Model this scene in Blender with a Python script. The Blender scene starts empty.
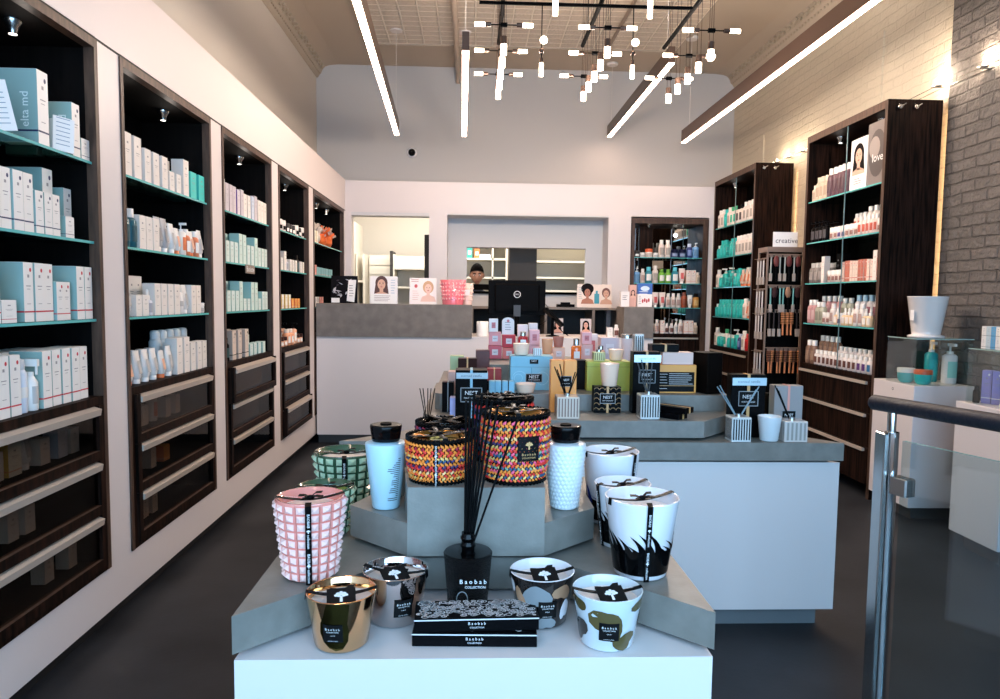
import bpy, math, random
from mathutils import Vector, Matrix
random.seed(7)
PI = math.pi
C = bpy.context.scene.collection
SC = bpy.context.scene

# ------------------------------------------------------------------ camera
def basis(yaw, pitch, roll):
    f = Vector((math.sin(yaw)*math.cos(pitch), math.cos(yaw)*math.cos(pitch), -math.sin(pitch)))
    r0 = Vector((math.cos(yaw), -math.sin(yaw), 0)); u0 = r0.cross(f)
    return f, r0*math.cos(roll)+u0*math.sin(roll), -r0*math.sin(roll)+u0*math.cos(roll)
f_, r_, u_ = basis(math.radians(2.2538), math.radians(4.1399), math.radians(0.7))
cam_data = bpy.data.cameras.new('camera'); cam = bpy.data.objects.new('camera', cam_data); C.objects.link(cam)
cam_data.sensor_width = 36; cam_data.lens = 36*700/1000; cam_data.clip_start = 0.02
M = Matrix((r_, u_, -f_)).transposed().to_4x4(); M.translation = Vector((0, 0, 1.25)); cam.matrix_world = M
SC.camera = cam
# ------------------------------------------------------------------ view, world, big lights
SC.view_settings.view_transform = 'Standard'; SC.view_settings.look = 'None'
SC.view_settings.gamma = 1; SC.view_settings.use_curve_mapping = False
SC.view_settings.exposure = 0.83
SC.cycles.max_bounces = 8; SC.cycles.transparent_max_bounces = 16; SC.cycles.use_denoising = True
SC.cycles.sample_clamp_indirect = 6; SC.cycles.caustics_reflective = False; SC.cycles.caustics_refractive = False
w = bpy.data.worlds.new('world'); SC.world = w; w.use_nodes = True
w.node_tree.nodes['Background'].inputs[0].default_value = (0.45, 0.68, 1.0, 1)
w.node_tree.nodes['Background'].inputs[1].default_value = 1.6
def area(name, loc, rot, sx, sy, power, col, spread=None):
    d = bpy.data.lights.new(name, 'AREA'); d.shape = 'RECTANGLE'; d.size = sx; d.size_y = sy; d.energy = power; d.color = col
    if spread: d.spread = spread
    o = bpy.data.objects.new(name, d); C.objects.link(o); o.location = loc; o.rotation_euler = rot; return o
def point(name, loc, power, col, r=0.03):
    d = bpy.data.lights.new(name, 'POINT'); d.energy = power; d.color = col; d.shadow_soft_size = r
    o = bpy.data.objects.new(name, d); C.objects.link(o); o.location = loc; return o
WARM = (1.0, 0.80, 0.62); NEUT = (1.0, 0.87, 0.77)
# daylight through the shop front behind the camera
area('daylight_window_light', (0.6, -1.42, 1.75), (math.radians(82), 0, 0), 4.3, 2.8, 118, (0.35, 0.65, 1.0))
area('back_room_light', (-1.0, 8.5, 2.72), (math.radians(20), 0, 0), 1.0, 0.6, 22, (1.0, 0.95, 0.88))
area('back_room_light', (0.9, 8.5, 2.7), (math.radians(30), 0, 0), 2.4, 0.5, 50, (1.0, 0.96, 0.90))

# ------------------------------------------------------------------ materials
def lin(c):
    return tuple(((v/255)/12.92 if v/255 <= 0.04045 else ((v/255+0.055)/1.055)**2.4) for v in c)
MATS = {}
def mat(name, rgb=(200, 200, 200), rough=0.5, metal=0.0, emit=None, estr=1.0, noise=None, bump=None, spec=0.5, coat=0.0, alpha=None, trans=0.0):
    if name in MATS: return MATS[name]
    m = bpy.data.materials.new(name); m.use_nodes = True; nt = m.node_tree; b = nt.nodes['Principled BSDF']
    col = lin(rgb)+(1,)
    b.inputs['Base Color'].default_value = col; b.inputs['Roughness'].default_value = rough; b.inputs['Metallic'].default_value = metal
    b.inputs['Specular IOR Level'].default_value = spec; b.inputs['Coat Weight'].default_value = coat
    b.inputs['Transmission Weight'].default_value = trans
    if emit: b.inputs['Emission Color'].default_value = lin(emit)+(1,); b.inputs['Emission Strength'].default_value = estr
    tc = None
    if noise or bump:
        tc = nt.nodes.new('ShaderNodeTexCoord'); mp = nt.nodes.new('ShaderNodeMapping'); nt.links.new(tc.outputs['Object'], mp.inputs[0])
    if noise:   # (scale, (sx,sy,sz), rgb2, detail)
        sc, sv, rgb2, det = noise
        mp.inputs['Scale'].default_value = sv
        n = nt.nodes.new('ShaderNodeTexNoise'); n.inputs['Scale'].default_value = sc; n.inputs['Detail'].default_value = det
        nt.links.new(mp.outputs[0], n.inputs['Vector'])
        r = nt.nodes.new('ShaderNodeValToRGB'); r.color_ramp.elements[0].position = 0.35; r.color_ramp.elements[1].position = 0.68
        r.color_ramp.elements[0].color = col; r.color_ramp.elements[1].color = lin(rgb2)+(1,)
        nt.links.new(n.outputs['Fac'], r.inputs[0]); nt.links.new(r.outputs[0], b.inputs['Base Color'])
    if bump:    # (scale, strength)
        n2 = nt.nodes.new('ShaderNodeTexNoise'); n2.inputs['Scale'].default_value = bump[0]; n2.inputs['Detail'].default_value = 4
        nt.links.new(mp.outputs[0], n2.inputs['Vector'])
        bp = nt.nodes.new('ShaderNodeBump'); bp.inputs['Strength'].default_value = bump[1]; bp.inputs['Distance'].default_value = 0.01
        nt.links.new(n2.outputs['Fac'], bp.inputs['Height']); nt.links.new(bp.outputs[0], b.inputs['Normal'])
    MATS[name] = m; return m
def glassmat(name, tint, opac, rough=0.03):
    """thin pane: mostly clear with glossy reflection"""
    if name in MATS: return MATS[name]
    m = bpy.data.materials.new(name); m.use_nodes = True; nt = m.node_tree; nt.nodes.clear()
    out = nt.nodes.new('ShaderNodeOutputMaterial'); t = nt.nodes.new('ShaderNodeBsdfTransparent'); t.inputs[0].default_value = lin(tint)+(1,)
    g = nt.nodes.new('ShaderNodeBsdfGlossy'); g.inputs['Roughness'].default_value = rough; g.inputs[0].default_value = (0.9, 0.95, 0.95, 1) if name != 'smoked_drawer_glass' else (0.35, 0.35, 0.35, 1)
    fr = nt.nodes.new('ShaderNodeLayerWeight'); fr.inputs[0].default_value = 0.5
    pw = nt.nodes.new('ShaderNodeMath'); pw.operation = 'POWER'; pw.inputs[1].default_value = 4.0; nt.links.new(fr.outputs['Facing'], pw.inputs[0])
    ad = nt.nodes.new('ShaderNodeMath'); ad.operation = 'MULTIPLY_ADD'; ad.inputs[1].default_value = 0.8; ad.inputs[2].default_value = opac+.035; nt.links.new(pw.outputs[0], ad.inputs[0])
    mx = nt.nodes.new('ShaderNodeMixShader'); nt.links.new(ad.outputs[0], mx.inputs[0]); nt.links.new(t.outputs[0], mx.inputs[1]); nt.links.new(g.outputs[0], mx.inputs[2])
    nt.links.new(mx.outputs[0], out.inputs[0]); MATS[name] = m; return m

m_white = mat('white_laminate', (216, 207, 204), 0.4)
m_wallL = mat('painted_plaster', (205, 196, 184), 0.8, bump=(40, 0.05))
m_wallB = mat('grey_back_plaster', (196, 191, 186), 0.8, bump=(40, 0.05))
m_soffit = mat('grey_partition_paint', (206, 205, 205), 0.7)
m_wood = mat('dark_stained_wood', (7, 5, 4), 0.55, noise=(9, (7, 7, 0.45), (44, 27, 20), 7), spec=.05)
m_woodf = mat('wood_frame_and_lit_edge', (84, 62, 50), 0.45, noise=(12, (5, 5, 0.7), (58, 42, 33), 5), spec=.3)  # brown frame wood; also painted-in light on drawer-rail tops and tower fronts
m_woodin = mat('black_wood_lining', (4, 3, 3), 0.7, noise=(9, (7, 7, 0.4), (12, 8, 7), 6), spec=.08)
m_gap = mat('shadow_gap_black', (14, 14, 15), 0.7)
m_lip = mat('beige_metal_handle', (196, 182, 168), 0.35, metal=0.25)
m_grey = mat('grey_stone_laminate', (118, 115, 108), 0.42, noise=(22, (1, 1, 1), (130, 127, 120), 6), bump=(180, 0.05))
m_countgrey = mat('taupe_concrete_panel', (104, 97, 91), 0.6, noise=(14, (1, 1, 1), (120, 112, 105), 6))
m_chrome = mat('brushed_steel', (190, 190, 188), 0.22, metal=1)
m_chromed = mat('polished_chrome', (225, 225, 225), 0.07, metal=1)
m_black = mat('black_plastic', (6, 6, 7), 0.5, spec=.05)
m_blackm = mat('black_matte', (6, 6, 6), 0.7, spec=.04)
m_tealedge = mat('teal_glass_edge', (96, 184, 182), 0.15, spec=0.6); m_rod = mat('dim_glass_rod', (92, 116, 116), 0.2)
m_shelfglass = glassmat('shelf_glass', (196, 226, 222), 0.03)
m_clear = glassmat('clear_glass', (250, 253, 252), 0.0)
m_smoke = glassmat('smoked_drawer_glass', (206, 198, 192), 0.0)
m_railglass = glassmat('railing_glass', (232, 244, 248), 0.06)
m_cube = glassmat('display_case_glass', (247, 250, 249), 0.0)
m_mirror = mat('mirror', (200, 206, 206), 0.02, metal=1)
m_led = mat('led_diffuser', (255, 250, 245), 0.4, emit=(255, 217, 192), estr=15.0)
m_bulb = mat('frosted_bulb', (255, 245, 235), 0.4, emit=(255, 226, 196), estr=7.5)
m_puck = mat('puck_led', (255, 255, 255), 0.4, emit=(255, 250, 240), estr=2.0)
m_bronze = mat('bronze_fixture', (92, 72, 62), 0.35, metal=0.7)
m_wax = mat('cream_wax', (240, 226, 216), 0.5)
m_paper = mat('white_paper', (238, 234, 230), 0.6)
m_text = mat('white_print', (235, 235, 235), 0.5)
m_ink = mat('dark_print', (50, 46, 48), 0.6)

# structural procedural materials
def grid_mat(name, rgb, rgb2, cell, line, rough=0.5, metal=0.0, strength=0.5):
    m = bpy.data.materials.new(name); m.use_nodes = True; nt = m.node_tree; b = nt.nodes['Principled BSDF']
    tc = nt.nodes.new('ShaderNodeTexCoord'); br = nt.nodes.new('ShaderNodeTexBrick')
    br.offset = 0.0; br.inputs['Scale'].default_value = 1; br.inputs['Mortar Size'].default_value = line; br.inputs['Mortar Smooth'].default_value = 0.6
    br.inputs['Brick Width'].default_value = cell[0]; br.inputs['Row Height'].default_value = cell[1]; br.inputs['Bias'].default_value = 0
    nt.links.new(tc.outputs['Object'], br.inputs['Vector'])
    no = nt.nodes.new('ShaderNodeTexVoronoi'); no.inputs['Scale'].default_value = 34; nt.links.new(tc.outputs['Object'], no.inputs['Vector'])
    mx = nt.nodes.new('ShaderNodeMath'); mx.operation = 'MULTIPLY_ADD'; mx.inputs[1].default_value = 0.35
    nt.links.new(no.outputs['Distance'], mx.inputs[0]); nt.links.new(br.outputs['Fac'], mx.inputs[2])
    bp = nt.nodes.new('ShaderNodeBump'); bp.inputs['Strength'].default_value = strength; bp.inputs['Distance'].default_value = 0.02
    nt.links.new(mx.outputs[0], bp.inputs['Height']); nt.links.new(bp.outputs[0], b.inputs['Normal'])
    for i, k in ((1, rgb), (2, rgb), (3, rgb2)): br.inputs[i].default_value = lin(k)+(1,)
    nt.links.new(br.outputs['Color'], b.inputs['Base Color']); b.inputs['Roughness'].default_value = rough; b.inputs['Metallic'].default_value = metal
    return m
m_tin = grid_mat('pressed_tin_ceiling', (214, 196, 174), (250, 236, 216), (0.17, 0.115), 0.012, 0.33, 0.15, 1.0)  # lighter grid lines: highlights on the raised ribs painted into the colour
m_ceil = mat('ceiling_paint', (182, 166, 146), 0.55)
m_cornice = mat('embossed_cornice', (172, 156, 134), 0.4, bump=(28, 1.0), spec=.7)
def brick_mat(name, rgb, rgb2, mortar, bumpst):
    m = bpy.data.materials.new(name); m.use_nodes = True; nt = m.node_tree; b = nt.nodes['Principled BSDF']
    tc = nt.nodes.new('ShaderNodeTexCoord'); sx = nt.nodes.new('ShaderNodeSeparateXYZ'); cx = nt.nodes.new('ShaderNodeCombineXYZ')
    nt.links.new(tc.outputs['Object'], sx.inputs[0]); nt.links.new(sx.outputs['Y'], cx.inputs['X']); nt.links.new(sx.outputs['Z'], cx.inputs['Y'])
    n = nt.nodes.new('ShaderNodeTexNoise'); n.inputs['Scale'].default_value = 7; n.inputs['Detail'].default_value = 6
    nt.links.new(cx.outputs[0], n.inputs['Vector'])
    wv = nt.nodes.new('ShaderNodeVectorMath'); wv.operation = 'MULTIPLY_ADD'; wv.inputs[1].default_value = (0.025, 0.025, 0); nt.links.new(n.outputs['Color'], wv.inputs[0]); nt.links.new(cx.outputs[0], wv.inputs[2])
    br = nt.nodes.new('ShaderNodeTexBrick'); br.inputs['Scale'].default_value = 1; br.inputs['Mortar Size'].default_value = 0.007; br.inputs['Mortar Smooth'].default_value = 0.5
    br.inputs['Brick Width'].default_value = 0.21; br.inputs['Row Height'].default_value = 0.066; br.inputs['Bias'].default_value = 0
    nt.links.new(wv.outputs[0], br.inputs['Vector'])
    for i, k in ((1, rgb), (2, rgb2), (3, mortar)): br.inputs[i].default_value = lin(k)+(1,)
    n3 = nt.nodes.new('ShaderNodeTexNoise'); n3.inputs['Scale'].default_value = 26; n3.inputs['Detail'].default_value = 8; nt.links.new(cx.outputs[0], n3.inputs['Vector'])
    s = nt.nodes.new('ShaderNodeMath'); s.operation = 'MULTIPLY_ADD'; s.inputs[1].default_value = -1.0; nt.links.new(br.outputs['Fac'], s.inputs[0]); nt.links.new(n3.outputs['Fac'], s.inputs[2])
    bp = nt.nodes.new('ShaderNodeBump'); bp.inputs['Strength'].default_value = bumpst; bp.inputs['Distance'].default_value = 0.02
    nt.links.new(s.outputs[0], bp.inputs['Height']); nt.links.new(bp.outputs[0], b.inputs['Normal'])
    nt.links.new(br.outputs['Color'], b.inputs['Base Color']); b.inputs['Roughness'].default_value = 0.7
    return m
m_brick = brick_mat('cream_painted_brick', (206, 194, 172), (203, 191, 169), (202, 190, 168), 0.5)
m_brick2 = brick_mat('grey_painted_brick', (104, 97, 92), (97, 91, 86), (84, 78, 74), 1.0)
m_floor = mat('dark_concrete_floor', (24, 26, 30), 0.5, spec=.35, noise=(2.2, (1, 1, 1), (46, 48, 52), 9), bump=(60, 0.04))

# ------------------------------------------------------------------ mesh helpers
class MB:
    def __init__(s): s.v = []; s.f = []; s.m = []; s.s = []; s.mats = []
    def mi(s, m):
        if m not in s.mats: s.mats.append(m)
        return s.mats.index(m)
    def add(s, vs, fs, m, smooth=False, T=None):
        o = len(s.v); s.v += [tuple(T @ Vector(p)) if T else tuple(p) for p in vs]
        i = s.mi(m)
        for f in fs: s.f.append(tuple(a+o for a in f)); s.m.append(i); s.s.append(smooth)
        return s
    def box(s, x0, x1, y0, y1, z0, z1, m, T=None, mm=None):
        vs = [(x0,y0,z0),(x1,y0,z0),(x1,y1,z0),(x0,y1,z0),(x0,y0,z1),(x1,y0,z1),(x1,y1,z1),(x0,y1,z1)]
        F = {'b':(0,3,2,1),'t':(4,5,6,7),'-y':(0,1,5,4),'+x':(1,2,6,5),'+y':(2,3,7,6),'-x':(3,0,4,7)}
        for k, f in F.items(): s.add([vs[i] for i in f], [(0,1,2,3)], (mm or {}).get(k, m), T=T)
        return s
    def bbox(s, x0, x1, y0, y1, z0, z1, m, b=0.004, T=None):
        """box with chamfered vertical and top edges"""
        P = [(x0+b,y0),(x1-b,y0),(x1,y0+b),(x1,y1-b),(x1-b,y1),(x0+b,y1),(x0,y1-b),(x0,y0+b)]
        P2 = [(x0+b,y0+b),(x1-b,y0+b),(x1-b,y0+b),(x1-b,y1-b),(x1-b,y1-b),(x0+b,y1-b),(x0+b,y1-b),(x0+b,y0+b)]
        vs = [(x,y,z0) for x,y in P]+[(x,y,z1-b) for x,y in P]+[(x,y,z1) for x,y in P2]
        fs = [tuple(range(7,-1,-1)), tuple(range(16,24))]
        for k in range(8):
            n = (k+1) % 8; fs += [(k,n,8+n,8+k), (8+k,8+n,16+n,16+k)]
        return s.add(vs, fs, m, T=T)
    def prism(s, poly, z0, z1, m, T=None, mtop=None):
        n = len(poly); vs = [(x,y,z0) for x,y in poly]+[(x,y,z1) for x,y in poly]
        s.add(vs, [tuple(range(n-1,-1,-1))]+[(k,(k+1)%n,n+(k+1)%n,n+k) for k in range(n)], m, T=T)
        s.add(vs, [tuple(range(n,2*n))], mtop or m, T=T); return s
    def lathe(s, prof, m, seg=24, c=(0,0,0), T=None, smooth=True, sq=None, mf=None):
        """profile (r,z) bottom to top; sq = (sx,sy) squash"""
        sx, sy = sq or (1,1); vs = []; fs = []; base = len(prof)
        for r,z in prof:
            for k in range(seg): a = 2*PI*k/seg; vs.append((c[0]+r*sx*math.cos(a), c[1]+r*sy*math.sin(a), c[2]+z))
        for i in range(base-1):
            for k in range(seg): n=(k+1)%seg; fs.append((i*seg+k,i*seg+n,(i+1)*seg+n,(i+1)*seg+k))
        s.add(vs, fs, m, smooth, T)
        if prof[0][0] > 1e-6: s.add(vs[:seg], [tuple(range(seg-1,-1,-1))], m, False, T)
        if prof[-1][0] > 1e-6: s.add(vs[-seg:], [tuple(range(seg))], m, False, T)
        return s
    def cyl(s, p0, p1, r, m, seg=12, T=None, r1=None):
        p0 = Vector(p0); p1 = Vector(p1); d = (p1-p0).normalized(); a = d.orthogonal().normalized(); b = d.cross(a)
        r1 = r if r1 is None else r1
        vs = [p0+(a*math.cos(2*PI*k/seg)+b*math.sin(2*PI*k/seg))*r for k in range(seg)]+[p1+(a*math.cos(2*PI*k/seg)+b*math.sin(2*PI*k/seg))*r1 for k in range(seg)]
        s.add(vs, [(k,(k+1)%seg,seg+(k+1)%seg,seg+k) for k in range(seg)], m, True, T)
        s.add(vs, [tuple(range(seg-1,-1,-1)), tuple(range(seg,2*seg))], m, False, T); return s
    def path(s, pts, r, m, seg=8, T=None):
        pts = [Vector(p) for p in pts]; vs = []; up = Vector((0.31,0.2,0.93)).normalized(); n = len(pts)
        for i,p in enumerate(pts):
            d = (pts[min(i+1,n-1)]-pts[max(i-1,0)]).normalized(); a = d.cross(up).normalized(); b = a.cross(d)
            vs += [p+(a*math.cos(2*PI*k/seg)+b*math.sin(2*PI*k/seg))*r for k in range(seg)]
        fs = [(i*seg+k,i*seg+(k+1)%seg,(i+1)*seg+(k+1)%seg,(i+1)*seg+k) for i in range(n-1) for k in range(seg)]
        fs += [tuple(range(seg-1,-1,-1)), tuple(range((n-1)*seg,n*seg))]
        return s.add(vs, fs, m, True, T)
    def strip(s, pts, wv, t, m, T=None):
        """flat ribbon through pts; wv = width vector(s); thickness t along normal"""
        pts = [Vector(p) for p in pts]; n = len(pts); vs = []
        for i,p in enumerate(pts):
            wd = Vector(wv[i] if isinstance(wv, list) else wv); d = (pts[min(i+1,n-1)]-pts[max(i-1,0)]).normalized()
            nn = d.cross(wd).normalized()*t
            vs += [p-wd/2, p+wd/2, p+wd/2+nn, p-wd/2+nn]
        fs = [(0,1,2,3)]+[(4*(n-1)+3,4*(n-1)+2,4*(n-1)+1,4*(n-1))]
        for i in range(n-1):
            for k in range(4): fs.append((4*i+k, 4*(i+1)+k, 4*(i+1)+(k+1)%4, 4*i+(k+1)%4))
        return s.add(vs, fs, m, False, T)
    def ellip(s, c, r, m, seg=14, ring=8, T=None):
        vs=[]; fs=[]
        for i in range(ring+1):
            t = PI*i/ring
            for k in range(seg): a=2*PI*k/seg; vs.append((c[0]+r[0]*math.sin(t)*math.cos(a), c[1]+r[1]*math.sin(t)*math.sin(a), c[2]-r[2]*math.cos(t)))
        for i in range(ring):
            for k in range(seg): n=(k+1)%seg; fs.append((i*seg+k,i*seg+n,(i+1)*seg+n,(i+1)*seg+k))
        return s.add(vs, fs, m, True, T)
    def disc(s, cx, cz, rx, rz, y, m, seg=16, T=None, a0=0, a1=2*PI):
        """flat ellipse facing -Y"""
        return s.add([(cx+rx*math.cos(a0+(a1-a0)*k/seg), y, cz+rz*math.sin(a0+(a1-a0)*k/seg)) for k in range(seg)], [tuple(range(seg))], m, T=T)
    def text(s, txt, size, m, T=None, ext=0.0, align='CENTER'):
        vs, fs = text_geo(txt, size, ext, align); return s.add(vs, fs, m, T=T)
    def mesh(s, name):
        me = bpy.data.meshes.new(name); me.from_pydata(s.v, [], s.f)
        for m in s.mats: me.materials.append(m)
        me.polygons.foreach_set('material_index', s.m); me.polygons.foreach_set('use_smooth', s.s); me.update(); return me
    def build(s, name, parent=None, loc=None, rz=0):
        return link(name, s.mesh(name), parent, loc, rz)
TC = {}
def text_geo(txt, size, ext, align):
    k = (txt, ext, align)
    if k not in TC:
        cu = bpy.data.curves.new('t', 'FONT'); cu.body = txt; cu.align_x = align; cu.align_y = 'CENTER'; cu.size = 1; cu.resolution_u = 2
        o = bpy.data.objects.new('t', cu); C.objects.link(o); dg = bpy.context.evaluated_depsgraph_get()
        me = bpy.data.meshes.new_from_object(o.evaluated_get(dg)); TC[k] = ([tuple(v.co) for v in me.vertices], [tuple(p.vertices) for p in me.polygons])
        C.objects.unlink(o); bpy.data.objects.remove(o); bpy.data.meshes.remove(me); bpy.data.curves.remove(cu)
    vs, fs = TC[k]; return [(x*size, y*size, z) for x,y,z in vs], fs
def link(name, me, parent=None, loc=None, rz=0):
    o = bpy.data.objects.new(name, me); C.objects.link(o)
    if parent: o.parent = parent
    if loc: o.location = loc
    if rz: o.rotation_euler = (0,0,rz)
    return o
def tag(o, label, cat, group=None, kind=None):
    o['label'] = label; o['category'] = cat
    if group: o['group'] = group
    if kind: o['kind'] = kind
    return o
def thing(name, label, cat, loc=(0,0,0), rz=0, group=None):
    return tag(link(name, None, None, loc, rz), label, cat, group)
def struct(name, mb, **k):
    o = mb.build(name, **k); o['kind'] = 'structure'; return o
# transforms that put XY text on a surface: facing -Y, facing +X (left wall), facing -X
def TF(x, y, z): return Matrix(((1,0,0,x),(0,0,-1,y),(0,1,0,z),(0,0,0,1)))           # text plane facing -Y
def TFR(x, y, z): return Matrix(((0,1,0,x),(0,0,-1,y),(-1,0,0,z),(0,0,0,1)))         # facing -Y, reading downwards
def TUP(x, y, z): return Matrix(((0,-1,0,x),(0,0,-1,y),(1,0,0,z),(0,0,0,1)))         # facing -Y, reading upwards

# ================================================================== SETTING
XL, XP, XR, YP, YB, ZC = -1.745, -1.33, 2.93, 7.38, 7.97, 3.80
struct('floor', MB().box(-2.6, 3.1, -1.5, 11, -0.1, 0, m_floor))
struct('ceiling', MB().box(XL-.1, XR+.1, -1.5, YB+.1, ZC, ZC+.1, m_ceil))
struct('ceiling_tin', MB().box(-1.02, 2.05, -1.3, 7.25, ZC-.012, ZC-.001, m_tin))
tr = MB()
for x in (-1.06, 2.06): tr.box(x-.02, x+.02, -1.4, 7.3, ZC-.022, ZC, m_ceil)
tr.box(-1.06, 2.06, 7.26, 7.3, ZC-.022, ZC, m_ceil)
struct('trim_1', tr)
def cornice(x0, sg, name):
    prof = [(0, 3.655), (.02, 3.655), (.03, 3.68), (.055, 3.70), (.06, 3.72)] ; p2 = [(.06, 3.72), (.075, 3.75), (.10, 3.775)]; p3 = [(.10, 3.775), (.15, 3.79), (.24, 3.80)]
    mb = MB()
    for pr, mm in ((prof, m_ceil), (p2, m_cornice), (p3, m_ceil)):
        vs = [(x0+sg*a, y, z) for a, z in pr for y in (-1.5, YB)]
        mb.add(vs, [(2*i, 2*i+1, 2*i+3, 2*i+2) for i in range(len(pr)-1)], mm, True)
    return struct(name, mb)
cornice(XL, 1, 'trim_2'); cornice(XR, -1, 'trim_3')
for x0, sg, nm in ((XL, 1, 'trim_7'), (XR, -1, 'trim_8')):
    mb = MB()
    for k in range(int((YB-2.5)/.055)):
        y = 2.5+.055*k; mb.ellip((x0+sg*(.078+.012*(k % 2)), y, 3.738+.018*(k % 2)), (.016, .022, .016), m_cornice, 6, 4); mb.ellip((x0+sg*.048, y+.02, 3.688), (.010, .012, .012), m_cornice, 5, 3)
    struct(nm, mb)
struct('wall_left_upper', MB().box(XL-.1, XL, -1.5, YB+.1, 0, ZC, m_wallL))
# rear upper wall starts above the fascia, the store room opens below it
struct('wall_back_upper', MB().box(XL-.1, XR+.1, YB, YB+.1, 2.42, ZC, m_wallB))
struct('wall_back_ledge', MB().box(XL, XR, YP+.16, YB+.1, 2.42, 2.45, m_white))
struct('wall_right', MB().box(XR, XR+.1, 4.25, YB+.1, 0, ZC, m_brick))
struct('wall_right_near', MB().box(XR-.05, XR+.1, -1.5, 4.25, 0, ZC, m_brick2))
for i, (y0, y1, z0, z1) in enumerate(((5.05, 5.3, 2.55, 3.2), (7.1, 7.33, 2.5, 2.93))):
    struct('wall_right_patch_%d' % (i+1), MB().box(XR-.012, XR, y0, y1, z0, z1, m_brick))
# shop front behind the camera: a low wall, a header and glazing between
fr = MB(); fr.box(XL, XR, -1.5, -1.44, 0, .35, m_white); fr.box(XL, XR, -1.5, -1.44, 3.1, ZC, m_white)
for x in (XL, -.4, 1.2, XR-.08): fr.box(x, x+.08, -1.5, -1.44, .35, 3.1, m_bronze)
struct('wall_front', fr)
struct('window_1', MB().box(XL+.08, XR-.08, -1.475, -1.467, .35, 3.1, m_clear))
# left cabinet wall: panel with five openings
CAB = [(1.66, 2.575), (2.735, 3.642), (3.80, 4.708), (4.875, 5.745), (5.92, 7.28)]
Z0, Z1 = 0.245, 2.135
lw = MB(); y = -1.44
for a, b in CAB + [(YP, YP)]:
    lw.box(XP-.03, XP, y, a, .08, 2.45, m_white); y = b
for a, b in CAB:
    lw.box(XP-.03, XP, a, b, .08, Z0, m_white); lw.box(XP-.03, XP, a, b, Z1+.012, 2.45, m_white)
lw.box(XL, XP, -1.44, YP, 2.45, 2.455, m_white)
struct('wall_left', lw)
struct('trim_4', MB().box(XP, XP+.001, 1.0, YP, Z1+.002, Z1+.010, m_gap))
struct('baseboard_left', MB().box(XP-.10, XP-.06, -1.44, YP, 0, .08, m_gap))
# rear partition
rp = MB()
rp.box(XP, 2.53, YP, YP+.15, 2.13, 2.45, m_white)
rp.box(XP, -1.266, YP, YP+.15, 0, 2.13, m_white)
rp.box(-.463, -.276, YP-.0, YP+.15, 0, 2.13, m_white)
rp.box(1.416, 1.655, YP, YP+.15, 0, 2.13, m_white)
rp.box(2.485, 2.53, YP, YP+.15, 0, 2.13, m_white)
rp.box(-1.266, -.463, YP+.02, YP+.15, 0, 1.05, m_white)
# recessed grey panel with a window band
Yr = YP+.32
rp.box(-.276, 1.56, Yr, Yr+.04, 1.802, 2.13, m_soffit)
rp.box(-.276, -.071, Yr, Yr+.04, 0, 1.802, m_soffit)
rp.box(1.228, 1.56, Yr, Yr+.04, 0, 1.802, m_soffit)
rp.box(-.071, 1.228, Yr, Yr+.04, 0, 1.325, m_soffit)
rp.box(-.463, -.276, YP+.15, Yr+.04, 0, 2.13, m_white)
rp.box(1.416, 1.56, YP+.15, Yr, 0, 2.13, m_white)
struct('wall_back', rp)
struct('trim_5', MB().box(-1.266, -.463, YP+.0, YP+.15, 2.095, 2.129, m_soffit).box(-.276, 1.416, YP+.0, YP+.32, 2.115, 2.129, m_soffit))
struct('trim_6', MB().box(-.071, .40, Yr-.03, Yr-.001, 1.345, 1.408, m_blackm).box(-.071, 1.228, Yr-.03, Yr-.001, 1.305, 1.330, m_blackm).box(-.075, 1.232, Yr-.004, Yr+.03, 1.802, 1.81, m_countgrey))
# store room behind
m_store = mat('store_room_paint', (222, 214, 200), 0.7)
sr = MB(); sr.box(-2.4, 2.9, 10.4, 10.5, 0, 2.95, m_store); struct('wall_store_back', sr)
struct('wall_store_left', MB().box(-2.5, -2.4, YP+.16, 10.5, 0, 2.95, m_store))
struct('wall_store_right', MB().box(2.9, 3.0, YB+.1, 10.5, 0, 2.95, m_store))
struct('ceiling_store', MB().box(-2.5, 3.0, YB+.1, 10.5, 2.9, 3.0, m_store))
struct('wall_store_front', MB().box(-2.5, XL-.1, YP+.16, YB+.1, 0, 2.95, m_store))

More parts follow.
